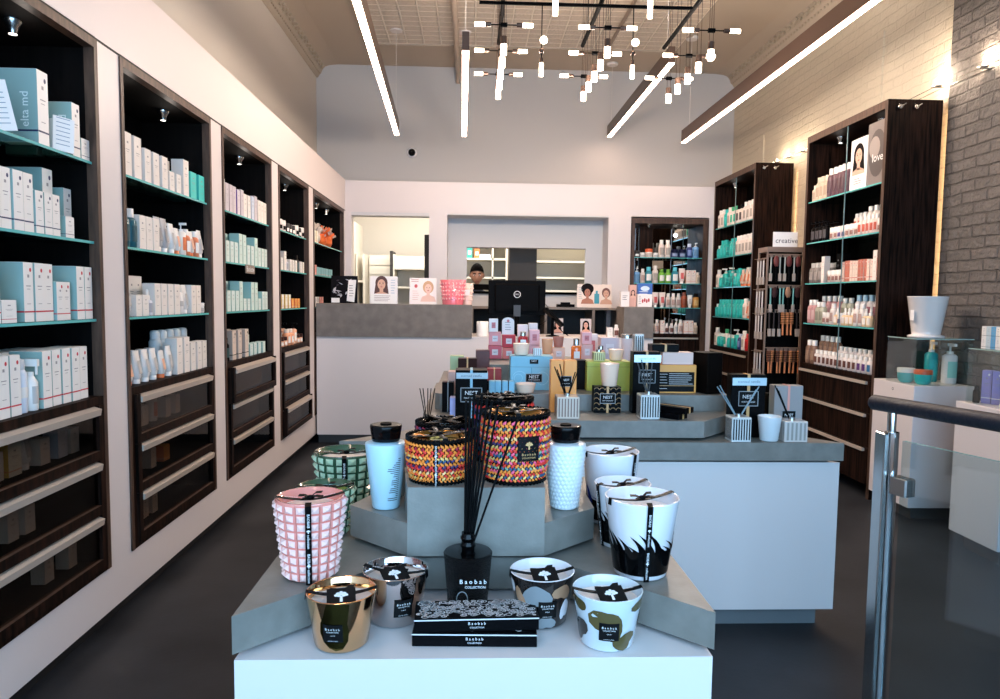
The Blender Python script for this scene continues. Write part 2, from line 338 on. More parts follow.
# ================================================================== PRODUCTS
def cc(rgb, rough=0.45, metal=0.0):
    return mat('tone_%d_%d_%d_%d_%d' % (*rgb, int(rough*100), int(metal*10)), tuple(int(v*.5) for v in rgb) if max(rgb) < 45 else rgb, rough, metal, spec=.05 if max(rgb) < 70 else .4)
WH = (232, 228, 222); CR = (226, 214, 200); TEAL = (146, 174, 168); MINT = (176, 208, 202); AQUA = (36, 186, 180); NAVY = (40, 46, 84)
RED = (196, 44, 52); ORG = (222, 120, 72); BLK = (20, 20, 22); GRY = (150, 148, 146); PLUM = (96, 66, 74); BEI = (206, 186, 166)
PINK = (224, 170, 170); LIL = (150, 130, 190); GRN = (120, 176, 70); BLU = (90, 140, 196); DTEAL = (30, 92, 104); AMB = (170, 110, 60); BRN = (120, 92, 78); PEACH = (232, 178, 148)
PM = {}
def carton(w_, d, h, front=WH, side=None, acc=None, big=False, top=None, word=None):
    """printed carton: mesh, with printed stripe and lines on its front (-Y)"""
    k = ('carton', w_, d, h, front, side, acc, big, word)
    if k in PM: return PM[k]
    mb = MB(); f = cc(front); s = cc(side or front); x = w_/2
    mb.box(-x, x, 0, d, 0, h, s, mm={'-y': f, 't': cc(top or front)})
    mb.box(-x*.98, x*.98, .001, d-.001, h, h+.0008, cc(front))
    e = -.0004
    def q(x0, x1, z0, z1, m): mb.add([(x0,e,z0),(x1,e,z0),(x1,e,z1),(x0,e,z1)], [(0,1,2,3)], m)
    if acc:
        a = cc(acc); q(-x, x, h*.16, h*.185, a)
        for sx_ in (-1, 1):
            mb.add([(sx_*(x+.0004), 0, h*.16), (sx_*(x+.0004), d, h*.16), (sx_*(x+.0004), d, h*.185), (sx_*(x+.0004), 0, h*.185)], [(0,1,2,3) if sx_ > 0 else (3,2,1,0)], a)
        if h > .1: mb.disc(x*.45, h*.88, x*.22, x*.28, e, a, 12)
    ink = cc((150, 146, 146))
    q(-x*.5, x*.5, h*.60, h*.615, ink); q(-x*.35, x*.35, h*.55, h*.56, ink); q(-x*.2, x*.2, h*.75, h*.80, ink); q(-x*.4, x*.4, h*.30, h*.31, ink)
    if word:
        T = Matrix(((0,0,-1,-x-.0006),(0,-1,0,d*.5),(1,0,0,h*.38),(0,0,0,1)))
        T = Matrix.Translation((-x-.0006, d*.30, h*.46)) @ Matrix(((0,0,-1,0),(0,1,0,0),(1,0,0,0),(0,0,0,1)))
        mb.text(word, .036, cc((236, 244, 240)), T=T)
    PM[k] = mb.mesh('carton'); return PM[k]
def lathe_mesh(name, prof, m, seg=16, sq=None, extra=None):
    mb = MB(); mb.lathe(prof, m, seg, sq=sq)
    if extra: extra(mb)
    return mb.mesh(name)
def label_wrap(mb, r, z0, z1, m, half=.8, seg=6, sq=(1,1), c=-PI/2):
    vs = []
    for k in range(seg+1):
        a = c-half+2*half*k/seg
        vs += [((r+.0006)*sq[0]*math.cos(a), (r+.0006)*sq[1]*math.sin(a), z0), ((r+.0006)*sq[0]*math.cos(a), (r+.0006)*sq[1]*math.sin(a), z1)]
    mb.add(vs, [(2*k, 2*k+2, 2*k+3, 2*k+1) for k in range(seg)], m, True)
def vessel(kind, r, h, body=WH, cap=WH, lab=None):
    """returns (body mesh, cap mesh); kinds: round, pump, can, jar, tube, dropper, spray"""
    k = (kind, r, h, body, cap, lab)
    if k in PM: return PM[k]
    b = cc(body, .3); c_ = cc(cap, .35); L = cc(lab or tuple(int(v*.82) for v in body), .5); sg = 14
    mb = MB(); cb = MB()
    if kind == 'round':
        hb = h*.78; mb.lathe([(r*.9,0),(r,h*.03),(r,hb*.86),(r*.8,hb*.95),(r*.5,hb)], b, sg); cb.lathe([(r*.62,hb*.99),(r*.62,h*.985),(r*.56,h)], c_, sg)
        label_wrap(mb, r, hb*.2, hb*.72, L)
    elif kind == 'can':
        hb = h*.80; mb.lathe([(r*.95,0),(r,h*.02),(r,hb*.92),(r*.8,hb*.99),(r*.7,hb)], b, sg); cb.lathe([(r*.78,hb),(r*.8,h*.93),(r*.66,h*.99),(r*.3,h)], c_, sg); label_wrap(mb, r, hb*.35, hb*.6, L)
    elif kind == 'jar':
        hb = h*.62; mb.lathe([(r*.86,0),(r*.97,h*.04),(r*.97,hb)], b, sg); cb.lathe([(r,hb*1.0),(r,h*.97),(r*.95,h)], c_, sg); label_wrap(mb, r*.97, hb*.25, hb*.8, L)
    elif kind == 'bowl':
        hb = h*.7; mb.lathe([(r*.6,0),(r*.82,h*.12),(r*.96,h*.35),(r,hb)], b, 20); cb.lathe([(r*1.03,hb),(r*1.03,h*.97),(r*.98,h)], c_, 20)
    elif kind == 'pump':
        hb = h*.74; mb.lathe([(r*.92,0),(r,h*.03),(r,hb*.92),(r*.7,hb*.98),(r*.4,hb)], b, sg); label_wrap(mb, r, hb*.2, hb*.75, L)
        cb.lathe([(r*.45,hb),(r*.45,hb+h*.06)], c_, 12); cb.lathe([(r*.14,hb+h*.05),(r*.14,h*.95)], c_, 8)
        cb.box(-r*.2, r*.2, -r*1.15, r*.3, h*.93, h, c_)
    elif kind == 'spray':
        hb = h*.68; mb.lathe([(r*.92,0),(r,h*.03),(r,hb*.8),(r*.6,hb*.95),(r*.45,hb)], b, sg); label_wrap(mb, r, hb*.2, hb*.7, L)
        cb.lathe([(r*.5,hb),(r*.5,hb+h*.07)], c_, 12); cb.box(-r*.3, r*.3, -r*1.25, r*.75, h*.86, h, c_); cb.box(-r*.12, r*.12, -r*1.1, -r*.85, hb+h*.02, h*.88, c_)
    elif kind == 'tube':
        hb = h; n = 12; vs = []; fs = []
        lv = [(r*.62, r*.62, h*.14), (r*.85, r*.8, h*.2), (r, r*.62, h*.55), (r*1.1, r*.12, h*.96), (r*1.1, r*.08, h)]
        for a_, b_, z in lv:
            for q in range(n): t = 2*PI*q/n; vs.append((a_*math.cos(t), b_*math.sin(t), z))
        for i in range(len(lv)-1):
            for q in range(n): m2=(q+1)%n; fs.append((i*n+q,i*n+m2,(i+1)*n+m2,(i+1)*n+q))
        mb.add(vs, fs, b, True); mb.add(vs[-n:], [tuple(range(n))], b); 
        mb.add([(-r*.5,-r*.86,h*.3),(r*.5,-r*.86,h*.3),(r*.5,-r*.5,h*.7),(-r*.5,-r*.5,h*.7)], [(0,1,2,3)], L)
        cb.lathe([(r*.62,0),(r*.64,h*.13),(r*.5,h*.145)], c_, 12)
    elif kind == 'dropper':
        hb = h*.6; mb.lathe([(r*.95,0),(r,h*.03),(r,hb*.9),(r*.5,hb)], b, sg); label_wrap(mb, r, hb*.2, hb*.8, L)
        cb.lathe([(r*.5,hb),(r*.5,h*.75),(r*.28,h*.78),(r*.28,h*.95),(r*.15,h)], c_, 12)
    PM[k] = (mb.mesh(kind+'_body'), cb.mesh('cap')); return PM[k]
NAMES = {'carton':('carton','box'),'round':('product_bottle','bottle'),'can':('spray_can','spray can'),'jar':('cream_jar','jar'),'bowl':('cream_jar','jar'),'pump':('pump_bottle','bottle'),'spray':('trigger_spray_bottle','bottle'),'tube':('cream_tube','tube'),'dropper':('dropper_bottle','bottle')}
ORD = ['', 'first','second','third','fourth','fifth','sixth','seventh','eighth','ninth','tenth','eleventh','twelfth','thirteenth','fourteenth','fifteenth','sixteenth','seventeenth','eighteenth','nineteenth','twentieth','twenty-first','twenty-second','twenty-third','twenty-fourth','twenty-fifth','twenty-sixth']
def place(kind, prm, loc, rz, label, group=None, split=True):
    nm, cat = NAMES[kind]
    if kind == 'carton': o = link(nm, carton(**prm), None, loc, rz)
    else:
        b, c_ = vessel(kind, **prm); o = link(nm, b, None, loc, rz); link('pump' if kind == 'pump' else 'spray_head' if kind == 'spray' else 'cap', c_, o)
    return tag(o, label, cat, group)
# look-up table: key -> (kind, params, words, width)
K = {}
def kdef(k, kind, look, **p): K[k] = (kind, p, look, p['w_'] if kind == 'carton' else 2*p['r']*(1.1 if kind == 'tube' else 1))
kdef('TB','carton','tall teal-sided white carton', w_=.055,d=.13,h=.225,front=WH,side=TEAL,acc=NAVY,word='elta md')
kdef('TM','carton','mid-size teal-sided white carton', w_=.046,d=.10,h=.175,front=WH,side=TEAL,acc=NAVY,word='elta md')
kdef('TS','carton','short teal-sided white carton', w_=.040,d=.06,h=.13,front=WH,side=TEAL,acc=NAVY)
kdef('TT','carton','small navy-striped white carton', w_=.050,d=.045,h=.07,front=WH,side=TEAL,acc=NAVY)
kdef('RM','carton','red-striped teal-sided carton', w_=.046,d=.10,h=.180,front=WH,side=TEAL,acc=RED)
kdef('RS','carton','small red-striped white carton', w_=.040,d=.06,h=.125,front=WH,side=TEAL,acc=RED)
kdef('RT','carton','squat red-striped carton', w_=.066,d=.06,h=.066,front=WH,side=TEAL,acc=RED)
kdef('SPW','spray','white trigger spray bottle', r=.021,h=.16,body=WH,cap=WH)
kdef('CANB','can','silver-capped white aerosol can', r=.022,h=.165,body=(214,220,230),cap=(200,204,208),lab=WH)
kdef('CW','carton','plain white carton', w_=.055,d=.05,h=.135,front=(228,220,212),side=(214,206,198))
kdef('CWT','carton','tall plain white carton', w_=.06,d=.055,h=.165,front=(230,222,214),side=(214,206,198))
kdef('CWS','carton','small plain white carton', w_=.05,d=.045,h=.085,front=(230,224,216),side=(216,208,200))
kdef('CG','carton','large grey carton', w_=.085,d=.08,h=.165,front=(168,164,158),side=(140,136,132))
kdef('AQ','carton','aqua carton', w_=.07,d=.06,h=.125,front=(70,200,190),side=(60,180,172))
kdef('BT','round','dark teal bottle with white cap', r=.027,h=.155,body=DTEAL,cap=WH)
kdef('TW','tube','white cream tube', r=.025,h=.135,body=WH,cap=WH)
kdef('TG','tube','silver grey cream tube', r=.028,h=.15,body=(186,184,184),cap=WH)
kdef('TO','tube','white tube with orange cap', r=.024,h=.12,body=WH,cap=ORG,lab=PEACH)
kdef('PW','pump','white pump bottle', r=.022,h=.15,body=(236,222,208),cap=WH,lab=ORG)
kdef('BO','round','orange bottle with white cap', r=.024,h=.125,body=(208,120,82),cap=WH,lab=WH)
kdef('CANW','can','white spray can', r=.027,h=.20,body=(214,214,212),cap=(226,226,224))
kdef('CANS','can','short white spray can', r=.027,h=.125,body=(220,216,212),cap=(206,206,206))
kdef('DR','dropper','clear dropper bottle with white cap', r=.02,h=.11,body=(206,204,210),cap=WH)
kdef('JW','jar','small white jar', r=.027,h=.05,body=WH,cap=WH)
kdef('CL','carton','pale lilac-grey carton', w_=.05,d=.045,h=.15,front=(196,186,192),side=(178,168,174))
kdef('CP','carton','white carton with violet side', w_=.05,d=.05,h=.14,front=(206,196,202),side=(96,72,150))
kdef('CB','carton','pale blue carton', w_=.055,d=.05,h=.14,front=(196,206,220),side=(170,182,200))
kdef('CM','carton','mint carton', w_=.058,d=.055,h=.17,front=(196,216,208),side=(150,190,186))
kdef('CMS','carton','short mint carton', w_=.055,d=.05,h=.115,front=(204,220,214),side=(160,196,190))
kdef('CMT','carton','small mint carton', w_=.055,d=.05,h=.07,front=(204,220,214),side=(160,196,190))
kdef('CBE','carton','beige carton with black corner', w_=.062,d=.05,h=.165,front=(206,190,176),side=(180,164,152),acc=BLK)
kdef('BK','round','slim black bottle', r=.022,h=.13,body=BLK,cap=BLK,lab=(60,90,90))
kdef('JB','jar','black and white jar', r=.03,h=.07,body=(40,38,38),cap=(60,58,58),lab=WH)
kdef('JC','jar','cream jar with white lid', r=.032,h=.08,body=(214,206,200),cap=WH,lab=BLK)
kdef('CO','carton','orange and white carton', w_=.06,d=.05,h=.07,front=(232,160,70),side=ORG,acc=WH)
kdef('CY','carton','white and yellow carton', w_=.06,d=.05,h=.1,front=(236,232,214),side=(214,170,70),acc=ORG)
kdef('BP','round','peach bottle with pale cap', r=.03,h=.12,body=(226,160,122),cap=(230,214,200),lab=WH)
kdef('JP','jar','peach jar', r=.032,h=.07,body=(228,170,136),cap=(60,40,36),lab=WH)
kdef('PB','pump','peach bottle with black pump', r=.028,h=.16,body=(222,170,140),cap=BLK,lab=WH)
kdef('CU','carton','small blue printed carton', w_=.075,d=.05,h=.07,front=(120,180,190),side=(70,120,130),acc=ORG)
kdef('CV','carton','small red printed carton', w_=.07,d=.05,h=.085,front=(220,150,140),side=(140,60,60),acc=WH)
# right-hand side products
kdef('NB','round','beige bottle', r=.028,h=.17,body=(206,184,160),cap=(214,196,176),lab=(180,156,134))
kdef('NBs','round','short beige bottle', r=.025,h=.12,body=(212,190,166),cap=(226,214,200))
kdef('PL','round','plum bottle with white cap', r=.03,h=.205,body=PLUM,cap=WH,lab=(78,52,60))
kdef('KB','pump','glossy black pump bottle', r=.03,h=.15,body=(16,15,17),cap=(30,28,30),lab=(70,66,70))
kdef('LJ','jar','small white labelled jar', r=.025,h=.085,body=(222,206,196),cap=WH,lab=(150,110,100))
kdef('LJb','jar','small white jar with violet label', r=.025,h=.085,body=(226,216,212),cap=WH,lab=(90,70,120))
kdef('LT','round','slim white bottle with red label', r=.021,h=.12,body=(224,204,194),cap=WH,lab=(190,90,70))
kdef('GB','round','grey bottle with pale cap', r=.032,h=.15,body=(120,112,108),cap=(190,184,178),lab=(150,140,134))
kdef('KT','carton','tall black carton', w_=.05,d=.05,h=.21,front=(26,24,26),side=(18,16,18))
kdef('WTc','carton','tall white carton', w_=.042,d=.042,h=.19,front=(230,222,214),side=(206,196,188))
kdef('CD1','carton','slim red-brown sachet carton', w_=.03,d=.09,h=.14,front=(190,110,90),side=(214,190,176),acc=WH)
kdef('CD2','carton','slim cream sachet carton', w_=.03,d=.09,h=.135,front=(226,206,192),side=(200,170,156),acc=RED)
kdef('PKB','round','pink bottle with white cap', r=.028,h=.175,body=(190,140,138),cap=WH,lab=(206,170,168))
kdef('WB','round','white bottle with white cap', r=.026,h=.15,body=(218,208,200),cap=WH,lab=(180,150,140))
kdef('SGB','round','sage bottle with white cap', r=.028,h=.16,body=(172,170,150),cap=WH)
kdef('BCB','round','white bottle with pale blue cap', r=.027,h=.18,body=(214,206,204),cap=(170,206,226),lab=(150,100,110))
kdef('YB','dropper','clear amber-tinted oil bottle', r=.024,h=.12,body=(220,190,150),cap=WH,lab=(230,220,210))
kdef('BRB','round','brown bottle with white cap', r=.03,h=.175,body=(128,96,78),cap=WH,lab=(150,120,100))
kdef('WBS','round','short white bottle with dark label', r=.024,h=.11,body=(224,214,208),cap=WH,lab=(100,60,50))
kdef('WBV','round','short white bottle with violet label', r=.024,h=.11,body=(224,214,208),cap=WH,lab=(90,50,110))
kdef('WBU','round','short white bottle with blue label', r=.024,h=.11,body=(224,214,208),cap=WH,lab=(50,110,150))
kdef('AB','round','aqua bottle', r=.033,h=.175,body=(34,178,172),cap=(40,190,184),lab=(60,200,194))
kdef('ABs','round','short aqua bottle', r=.034,h=.13,body=(34,178,172),cap=(220,226,222),lab=(60,200,194))
kdef('ABJ','jar','aqua tub', r=.042,h=.1,body=(34,178,172),cap=(30,150,150))
kdef('GW','round','white bottle with green cap', r=.031,h=.18,body=(222,216,208),cap=(60,170,120),lab=(60,180,150))
kdef('WW','round','tall white bottle', r=.032,h=.185,body=(226,212,202),cap=WH,lab=(170,160,150))
kdef('WBc','round','white bottle with black cap', r=.032,h=.175,body=(224,210,200),cap=BLK,lab=(90,80,76))
kdef('AP','pump','aqua pump bottle', r=.034,h=.19,body=(34,178,172),cap=WH)
kdef('RB','round','red bottle', r=.03,h=.16,body=(206,40,44),cap=(214,60,60))
kdef('OT','tube','white tube with orange side', r=.03,h=.16,body=(230,200,180),cap=ORG,lab=ORG)
kdef('NV','jar','navy jar', r=.04,h=.09,body=(36,42,82),cap=(22,24,50),lab=(150,160,190))
kdef('NVB','round','navy bottle', r=.032,h=.15,body=(44,56,110),cap=(190,200,220),lab=(120,140,190))
kdef('BLB','pump','light blue pump bottle', r=.034,h=.16,body=(110,160,206),cap=WH)
kdef('GRB','round','green bottle', r=.034,h=.15,body=(110,172,60),cap=(90,150,50),lab=WH)
kdef('TLB','round','blue-green bottle', r=.036,h=.17,body=(40,130,150),cap=(90,190,210),lab=WH)
kdef('REDC','carton','red carton', w_=.12,d=.05,h=.12,front=(206,50,46),side=(180,40,40),acc=WH)
kdef('WRT','tube','white tube with red print', r=.032,h=.16,body=(232,214,206),cap=WH,lab=(200,90,90))
kdef('AMB','round','amber bottle', r=.036,h=.15,body=(176,124,60),cap=(40,30,26),lab=(196,160,100))
kdef('BRT','round','copper-brown bottle', r=.032,h=.165,body=(150,72,44),cap=(120,60,40))
kdef('PCC','carton','white and peach carton', w_=.05,d=.045,h=.14,front=(230,214,204),side=(210,160,130),acc=ORG)
kdef('JO','jar','white jar with orange lid', r=.04,h=.09,body=(230,214,204),cap=(220,100,60))

COUNT = {}
LIM = {'nearest wall cabinet': 2.545, 'second wall cabinet': 3.61, 'third wall cabinet': 4.675, 'fourth wall cabinet': 5.715, 'rearmost wall cabinet': 7.25, 'nearer tower': 4.325, 'farther tower': 6.335}
def row(spec, z, start, sgn, x, rz, shelf, cabn, gap=.004, back=0.0, jit=.004, up_=0.0, end=None):
    """lay products along a shelf; spec 'KEY*n KEY ...' in photo order left to right; '_' leaves a gap of 3 cm, '+KEY' stands the item on the previous one"""
    y = start; seq = []
    for t in spec.split():
        k, n = (t.split('*')+['1'])[:2] if '*' in t else (t, '1')
        seq += [k]*int(n)
    if end is not None:      # spread the row so that it fills the shelf
        ws = [K[k][3] for k in seq if k != '_' and k[0] != '+']; nsp = seq.count('_')
        gap = max(.0005, min(.03, (abs(end-start)-sum(ws)-.03*nsp)/max(1, len(ws)-1)))
    last = None; ck = (shelf, cabn, back > .02); n_ = COUNT.get(ck, 0)
    for k in seq:
        if k == '_': y += sgn*.03; continue
        up = k[0] == '+'; k = k.lstrip('+')
        kind, p, look, wd = K[k]
        zz = z+.0012
        if up: yy, zz = last[0], last[1]+.0012
        else: yy = y+sgn*wd/2; y += sgn*(wd+gap)
        dx = (random.random())*jit+back; sg = -1 if rz > 0 else 1   # left cabinets recede to -X
        if kind != 'carton': dx += p['r']
        n_ += 1
        lab = '%s, %s from left, %s of %s' % (look, ORD[n_], shelf, cabn)
        if back > .02: lab = '%s, %s of the back row, %s of %s' % (look, ORD[n_], shelf, cabn)
        if up: lab = '%s stacked on another, %s of %s' % (look, shelf, cabn)
        place(kind, p, (x+sg*dx, yy, zz+up_), rz, lab, '%ss on the %s of %s' % (NAMES[kind][0].replace('_', ' '), shelf, cabn))
        last = (yy, zz+p['h'])
    COUNT[ck] = n_
    if abs(y-start) > 0 and ((rz > 0 and y-.01 > LIM.get(cabn, 99)) or (rz < 0 and y+.01 < LIM.get(cabn, 0))): print('OVERRUN', shelf, cabn, spec, round(y, 3), LIM.get(cabn))
SHN = ['top shelf', 'second shelf', 'third shelf', 'bottom shelf']

# ------------------------------------------------------------------ left wall cabinets
ZS = [1.712, 1.435, 1.161, 0.885]
def wall_cabinet(i, y0, y1, phrase, pulled=None, grey_reflect=False):
    t = thing('wall_cabinet', 'dark wood %s built into the white left wall' % phrase, 'cabinet', (XP, y0, 0), 0, 'dark cabinets built into the left wall')
    L = y1-y0; D = .34; b = .022
    f = MB()
    for a, c in ((0, b), (L-b, L)): f.box(-.03, .006, a, c, Z0, Z1, m_woodf)
    f.box(-.03, .006, b, L-b, Z1-.03, Z1, m_woodf)
    f.build('frame', t)
    k = MB()
    k.box(-D, -D+.012, 0, L, Z0, Z1, m_woodin); k.box(-D, -.03, 0, .015, Z0, Z1, m_woodin); k.box(-D, -.03, L-.015, L, Z0, Z1, m_woodin)
    k.box(-D, -.03, 0, L, Z1-.03, Z1, m_woodin); k.box(-D, .004, 0, L, Z0, Z0+.025, m_wood); k.build('carcass', t)
    for z in ZS[:3]:
        g = MB(); g.box(-D+.014, -.012, b+.001, L-b-.001, z-.009, z, m_shelfglass, mm={'+x': m_tealedge}); g.build('glass_shelf', t)
    bs = MB(); bs.box(-D+.014, 0.004, b, L-b, ZS[3]-.03, ZS[3], m_wood); bs.build('bottom_shelf', t)
    for q in range(2 if L < 1 else 3):
        s = MB(); yy = L*(.22+.5*q) if L < 1 else L*(.15+.33*q); s.lathe([(.012, 0), (.016, .02), (.028, .035), (.028, .045)], m_chrome, 12, c=(-.12, yy, Z1-.075)); s.lathe([(.0, -.002), (.012, -.001)], m_puck, 12, c=(-.12, yy, Z1-.075)); s.build('spotlight', t)
    r = MB(); r.cyl((-.20, L*.28, ZS[3]), (-.20, L*.28, Z1-.03), .003, m_rod, 8); r.build('glass_support_rod', t)
    b0 = b; b = .045; st = MB(); st.box(-.03, .0045, b0, b, Z0, ZS[3]-.03, m_wood); st.box(-.03, .0045, L-b, L-b0, Z0, ZS[3]-.03, m_wood); st.build('lower_stile', t) if False else [MB().box(-.03, .0045, a_, c_, Z0, ZS[3]-.03, m_wood).build('lower_stile', t) for a_, c_ in ((b0, b), (L-b, L-b0))]
    for d in range(3 if i < 4 else 0):
        zt = .857-.197*d; zb = zt-.195; dx = .022 if pulled == d else 0.004
        fr = MB(); fr.box(-.012, .012, b, L-b, zb, zb+.034, m_wood, mm={'t': m_woodf}); fr.box(-.012, .012, b, b+.03, zb+.034, zt, m_wood); fr.box(-.012, .012, L-b-.03, L-b, zb+.034, zt, m_wood)  # rail top in lighter wood: its lit top is painted in
        if pulled == d: fr.box(-.25, -.012, b, b+.012, zb, zt-.02, m_wood); fr.box(-.25, -.012, L-b-.012, L-b, zb, zt-.02, m_wood)
        o = fr.build('drawer', t, (dx, 0, 0))
        h = MB(); h.add([(-.012, b+.03, zt-.001), (.022, b+.03, zt-.012), (.022, L-b-.03, zt-.012), (-.012, L-b-.03, zt-.001), (-.012, b+.03, zt-.030), (.018, b+.03, zt-.034), (.018, L-b-.03, zt-.034), (-.012, L-b-.03, zt-.030)], [(0,1,2,3), (1,5,6,2), (4,7,6,5), (0,4,5,1), (3,2,6,7), (0,3,7,4)], m_lip); h.build('handle', o)
        g = MB(); g.box(-.004, .0, b+.03, L-b-.03, zb+.034, zt-.030, m_smoke); g.build('glass_front', o)
        if grey_reflect and not (i == 2 and d == 2): n = MB(); n.box(-.05, -.045, b+.03, L-b-.14, zb+.034, zt-.036, mat('drawer_grey_reflection', (120, 112, 106), .6, noise=(30, (1, 1, 4), (104, 98, 92), 5))); n.build('reflection_panel', o)  # grey panel added to stand for the reflection in the drawer glass
    point('cabinet_spot_light', (XP-.10, y0+L*.3, Z1-.11), .12, NEUT, .02); point('cabinet_spot_light', (XP-.10, y0+L*.75, Z1-.11), .12, NEUT, .02)
    return t
PH = ['nearest wall cabinet', 'second wall cabinet', 'third wall cabinet', 'fourth wall cabinet', 'rearmost wall cabinet']
for i, (a, b) in enumerate(CAB):
    wall_cabinet(i, a, b, ['cabinet nearest the camera', 'cabinet second from the front', 'cabinet third from the front', 'cabinet fourth from the front', 'cabinet rearmost, beside the counter'][i], pulled={2: 0, 3: 2}.get(i), grey_reflect=i in (2, 3))
R9 = PI/2; XF = XP-.018
def lrow(c, s, spec, y, **k):
    if c in (1, 2, 3): k['end'] = CAB[c][1]-.034
    row(spec, ZS[s], y, 1, XF-k.pop('bk', 0), R9, SHN[s], PH[c], **k)
# cabinet 1 (only the rear half is in view)
lrow(0, 0, 'TB', 2.262, jit=0); lrow(0, 0, 'TM', 2.447, jit=0); lrow(0, 0, 'TT', 2.500, jit=0)
lrow(0, 0, 'TB', 2.262, back=.15, jit=0); lrow(0, 0, 'TM', 2.447, back=.12, jit=0)
lrow(0, 1, 'TM*5 TS*3 _ TT', 1.975, jit=.008, gap=.006)
lrow(0, 1, 'TM', 2.49, back=.06, jit=0); lrow(0, 1, 'TB', 2.39, back=.07, jit=0)
lrow(0, 2, 'RM*1 RT', 2.01, jit=.0); lrow(0, 2, 'RM*3 RS RS', 2.17, jit=.008, gap=.007); lrow(0, 2, 'RM*2', 2.445, jit=.0, gap=.004)
lrow(0, 2, 'RM*9', 2.03, back=.11)
lrow(0, 3, 'RM RM CANB SPW RM RM RM RM RM', 2.035, jit=.008, gap=.008)
lrow(0, 3, 'TM*9', 2.03, back=.12)
lrow(1, 0, 'CWT*2 CW*3 CWS*2 CWT AQ AQ', 2.80, gap=.012)
lrow(1, 0, 'CW CWT*3 CG*3 AQ*2', 2.79, back=.09)
lrow(1, 1, 'BT*2 CW*3 TG*2 TW TO PW BO TO BO TW', 2.80, gap=.002)
lrow(1, 1, 'TW*3 CW*3 BO*2 PW*3 TO*3', 2.82, back=.09)
lrow(1, 2, 'TW CWS CWS DR CW*3 CW CANS TW CW*2 JW', 2.80)
lrow(1, 2, 'CWT*5 CW*8', 2.79, back=.09)
lrow(1, 3, 'TO TW*2 TW TO TW CWT*2 CW*3', 2.80, gap=.006)
lrow(1, 3, 'CANS*6 CANW*5', 2.80, back=.085)
lrow(2, 0, 'CWT CL*3 CP CL CW*2 CB CL CW*3', 3.84)
lrow(2, 0, 'CL*4 CWT*3 CB*3 CL*2', 3.86, back=.08)
lrow(2, 1, 'CMS*4 CM*2 CMS*2 CM CMS*3', 3.84)
lrow(2, 1, 'CM*6', 3.85, back=.08)
lrow(2, 2, 'CMS*4 CM CMT*2 CM*2 CMT CMS*2', 3.84)
lrow(2, 2, 'CM*10', 3.85, back=.08)
lrow(2, 3, 'BK*2 CBE*2 _ CBE CMT*3 CMT', 3.84, gap=.01)
lrow(2, 3, 'CBE*4 CMS*4', 3.86, back=.08)
lrow(3, 0, 'JB JC*2 JB*3 JC JB JC', 4.93, gap=.02)
lrow(3, 1, 'CWS*2 CW DR CWS*3 BK CWS*2', 4.93, gap=.01)
lrow(3, 2, 'CY*3 CY CO*2 CO', 4.93, gap=.02)
lrow(3, 2, 'CY*4 CO*3', 4.95, back=.07)
lrow(3, 3, 'JP*3 BP*2 PB JP*2', 4.93, gap=.015)
lrow(3, 3, 'BP*4 PB*2', 4.95, back=.08)
lrow(4, 1, 'CV*2 CU*5 CU*3', 5.98, gap=.01)
lrow(4, 2, 'CWS*2 CV*2', 6.1, gap=.02)
lrow(4, 0, 'CY*3', 5.98, gap=.01)
for (y, rot, lb) in ((2.10, .22, 'printed white leaflet leaning in front of the largest carton, top shelf nearest cabinet'), (2.385, -.05, 'folded white leaflet between the two tall cartons, top shelf')):
    mb = MB(); mb.box(0, .004, -.035, .035, 0, .14 if y < 2.2 else .11, m_paper)
    for k in range(7): mb.box(.004, .0045, -.025, .02, .02+.014*k, .022+.014*k, cc((120, 140, 160)))
    mb.box(-.03, .0, -.035, -.032, 0, .10, m_paper); o = mb.build('leaflet', None, (XF+.002, y, ZS[0]+.001)); o.rotation_euler = (rot, 0, -.5); tag(o, lb, 'leaflet')
# products behind the smoked glass of the lower drawers
def drow(c, d, spec, y, **k): row(spec, .857-.197*d-.16, y, 1, XF-.03, R9, ['upper drawer', 'middle drawer', 'lower drawer'][d], PH[c], **k)
drow(0, 0, 'CWS CY TW CWS _ CB CWS', 2.04, gap=.02); drow(0, 2, 'CWS CWS', 2.27, gap=.08); drow(0, 1, 'CWS CWS', 2.1, gap=.03)
drow(1, 0, 'CO CWS PW CWS CWS', 2.85, gap=.06); drow(1, 1, 'CWS CWS CO', 2.9, gap=.08); drow(1, 2, 'CWS CWS', 2.95, gap=.03)
# orange and white gift puffs in the rearmost cabinet
m_tissue = mat('orange_tissue', (226, 110, 50), .6); m_tissw = mat('clear_wrap', (220, 210, 200), .25)
for i, (yy, mm, w_, lb) in enumerate(((6.42, m_tissw, 'white', 'on the left'), (6.70, m_tissue, 'orange', 'in the middle'), (6.95, m_tissue, 'orange', 'at the right end'))):
    mb = MB(); n = 22
    mb.ellip((0, 0, .07), (.07, .10, .07), mm, 12, 7)
    for k in range(n):
        a = random.random()*2*PI; b2 = random.uniform(.3, 1.3); d = Vector((math.cos(a)*math.cos(b2)*.7, math.sin(a)*math.cos(b2), math.sin(b2))); c0 = Vector((0, 0, .06)); p = c0+d*random.uniform(.12, .17)
        s1 = d.orthogonal().normalized()*.025; s2 = d.cross(s1)
        mb.add([c0+d*.05+s1, c0+d*.05-s1, p+s2*.8+s1*.7, p-s1-s2*.5], [(0, 1, 3, 2)], mm); mb.add([c0+d*.05+s2, c0+d*.05-s2, p-s2*.8, p+s1], [(0, 1, 2, 3)], m_tissw)
    tag(mb.build('gift_bundle', None, (XF-.10, yy, ZS[0]+.001)), '%s tissue-wrapped gift bundle %s, top shelf of rearmost wall cabinet' % (w_, lb), 'gift', 'wrapped bundles in the rearmost cabinet')
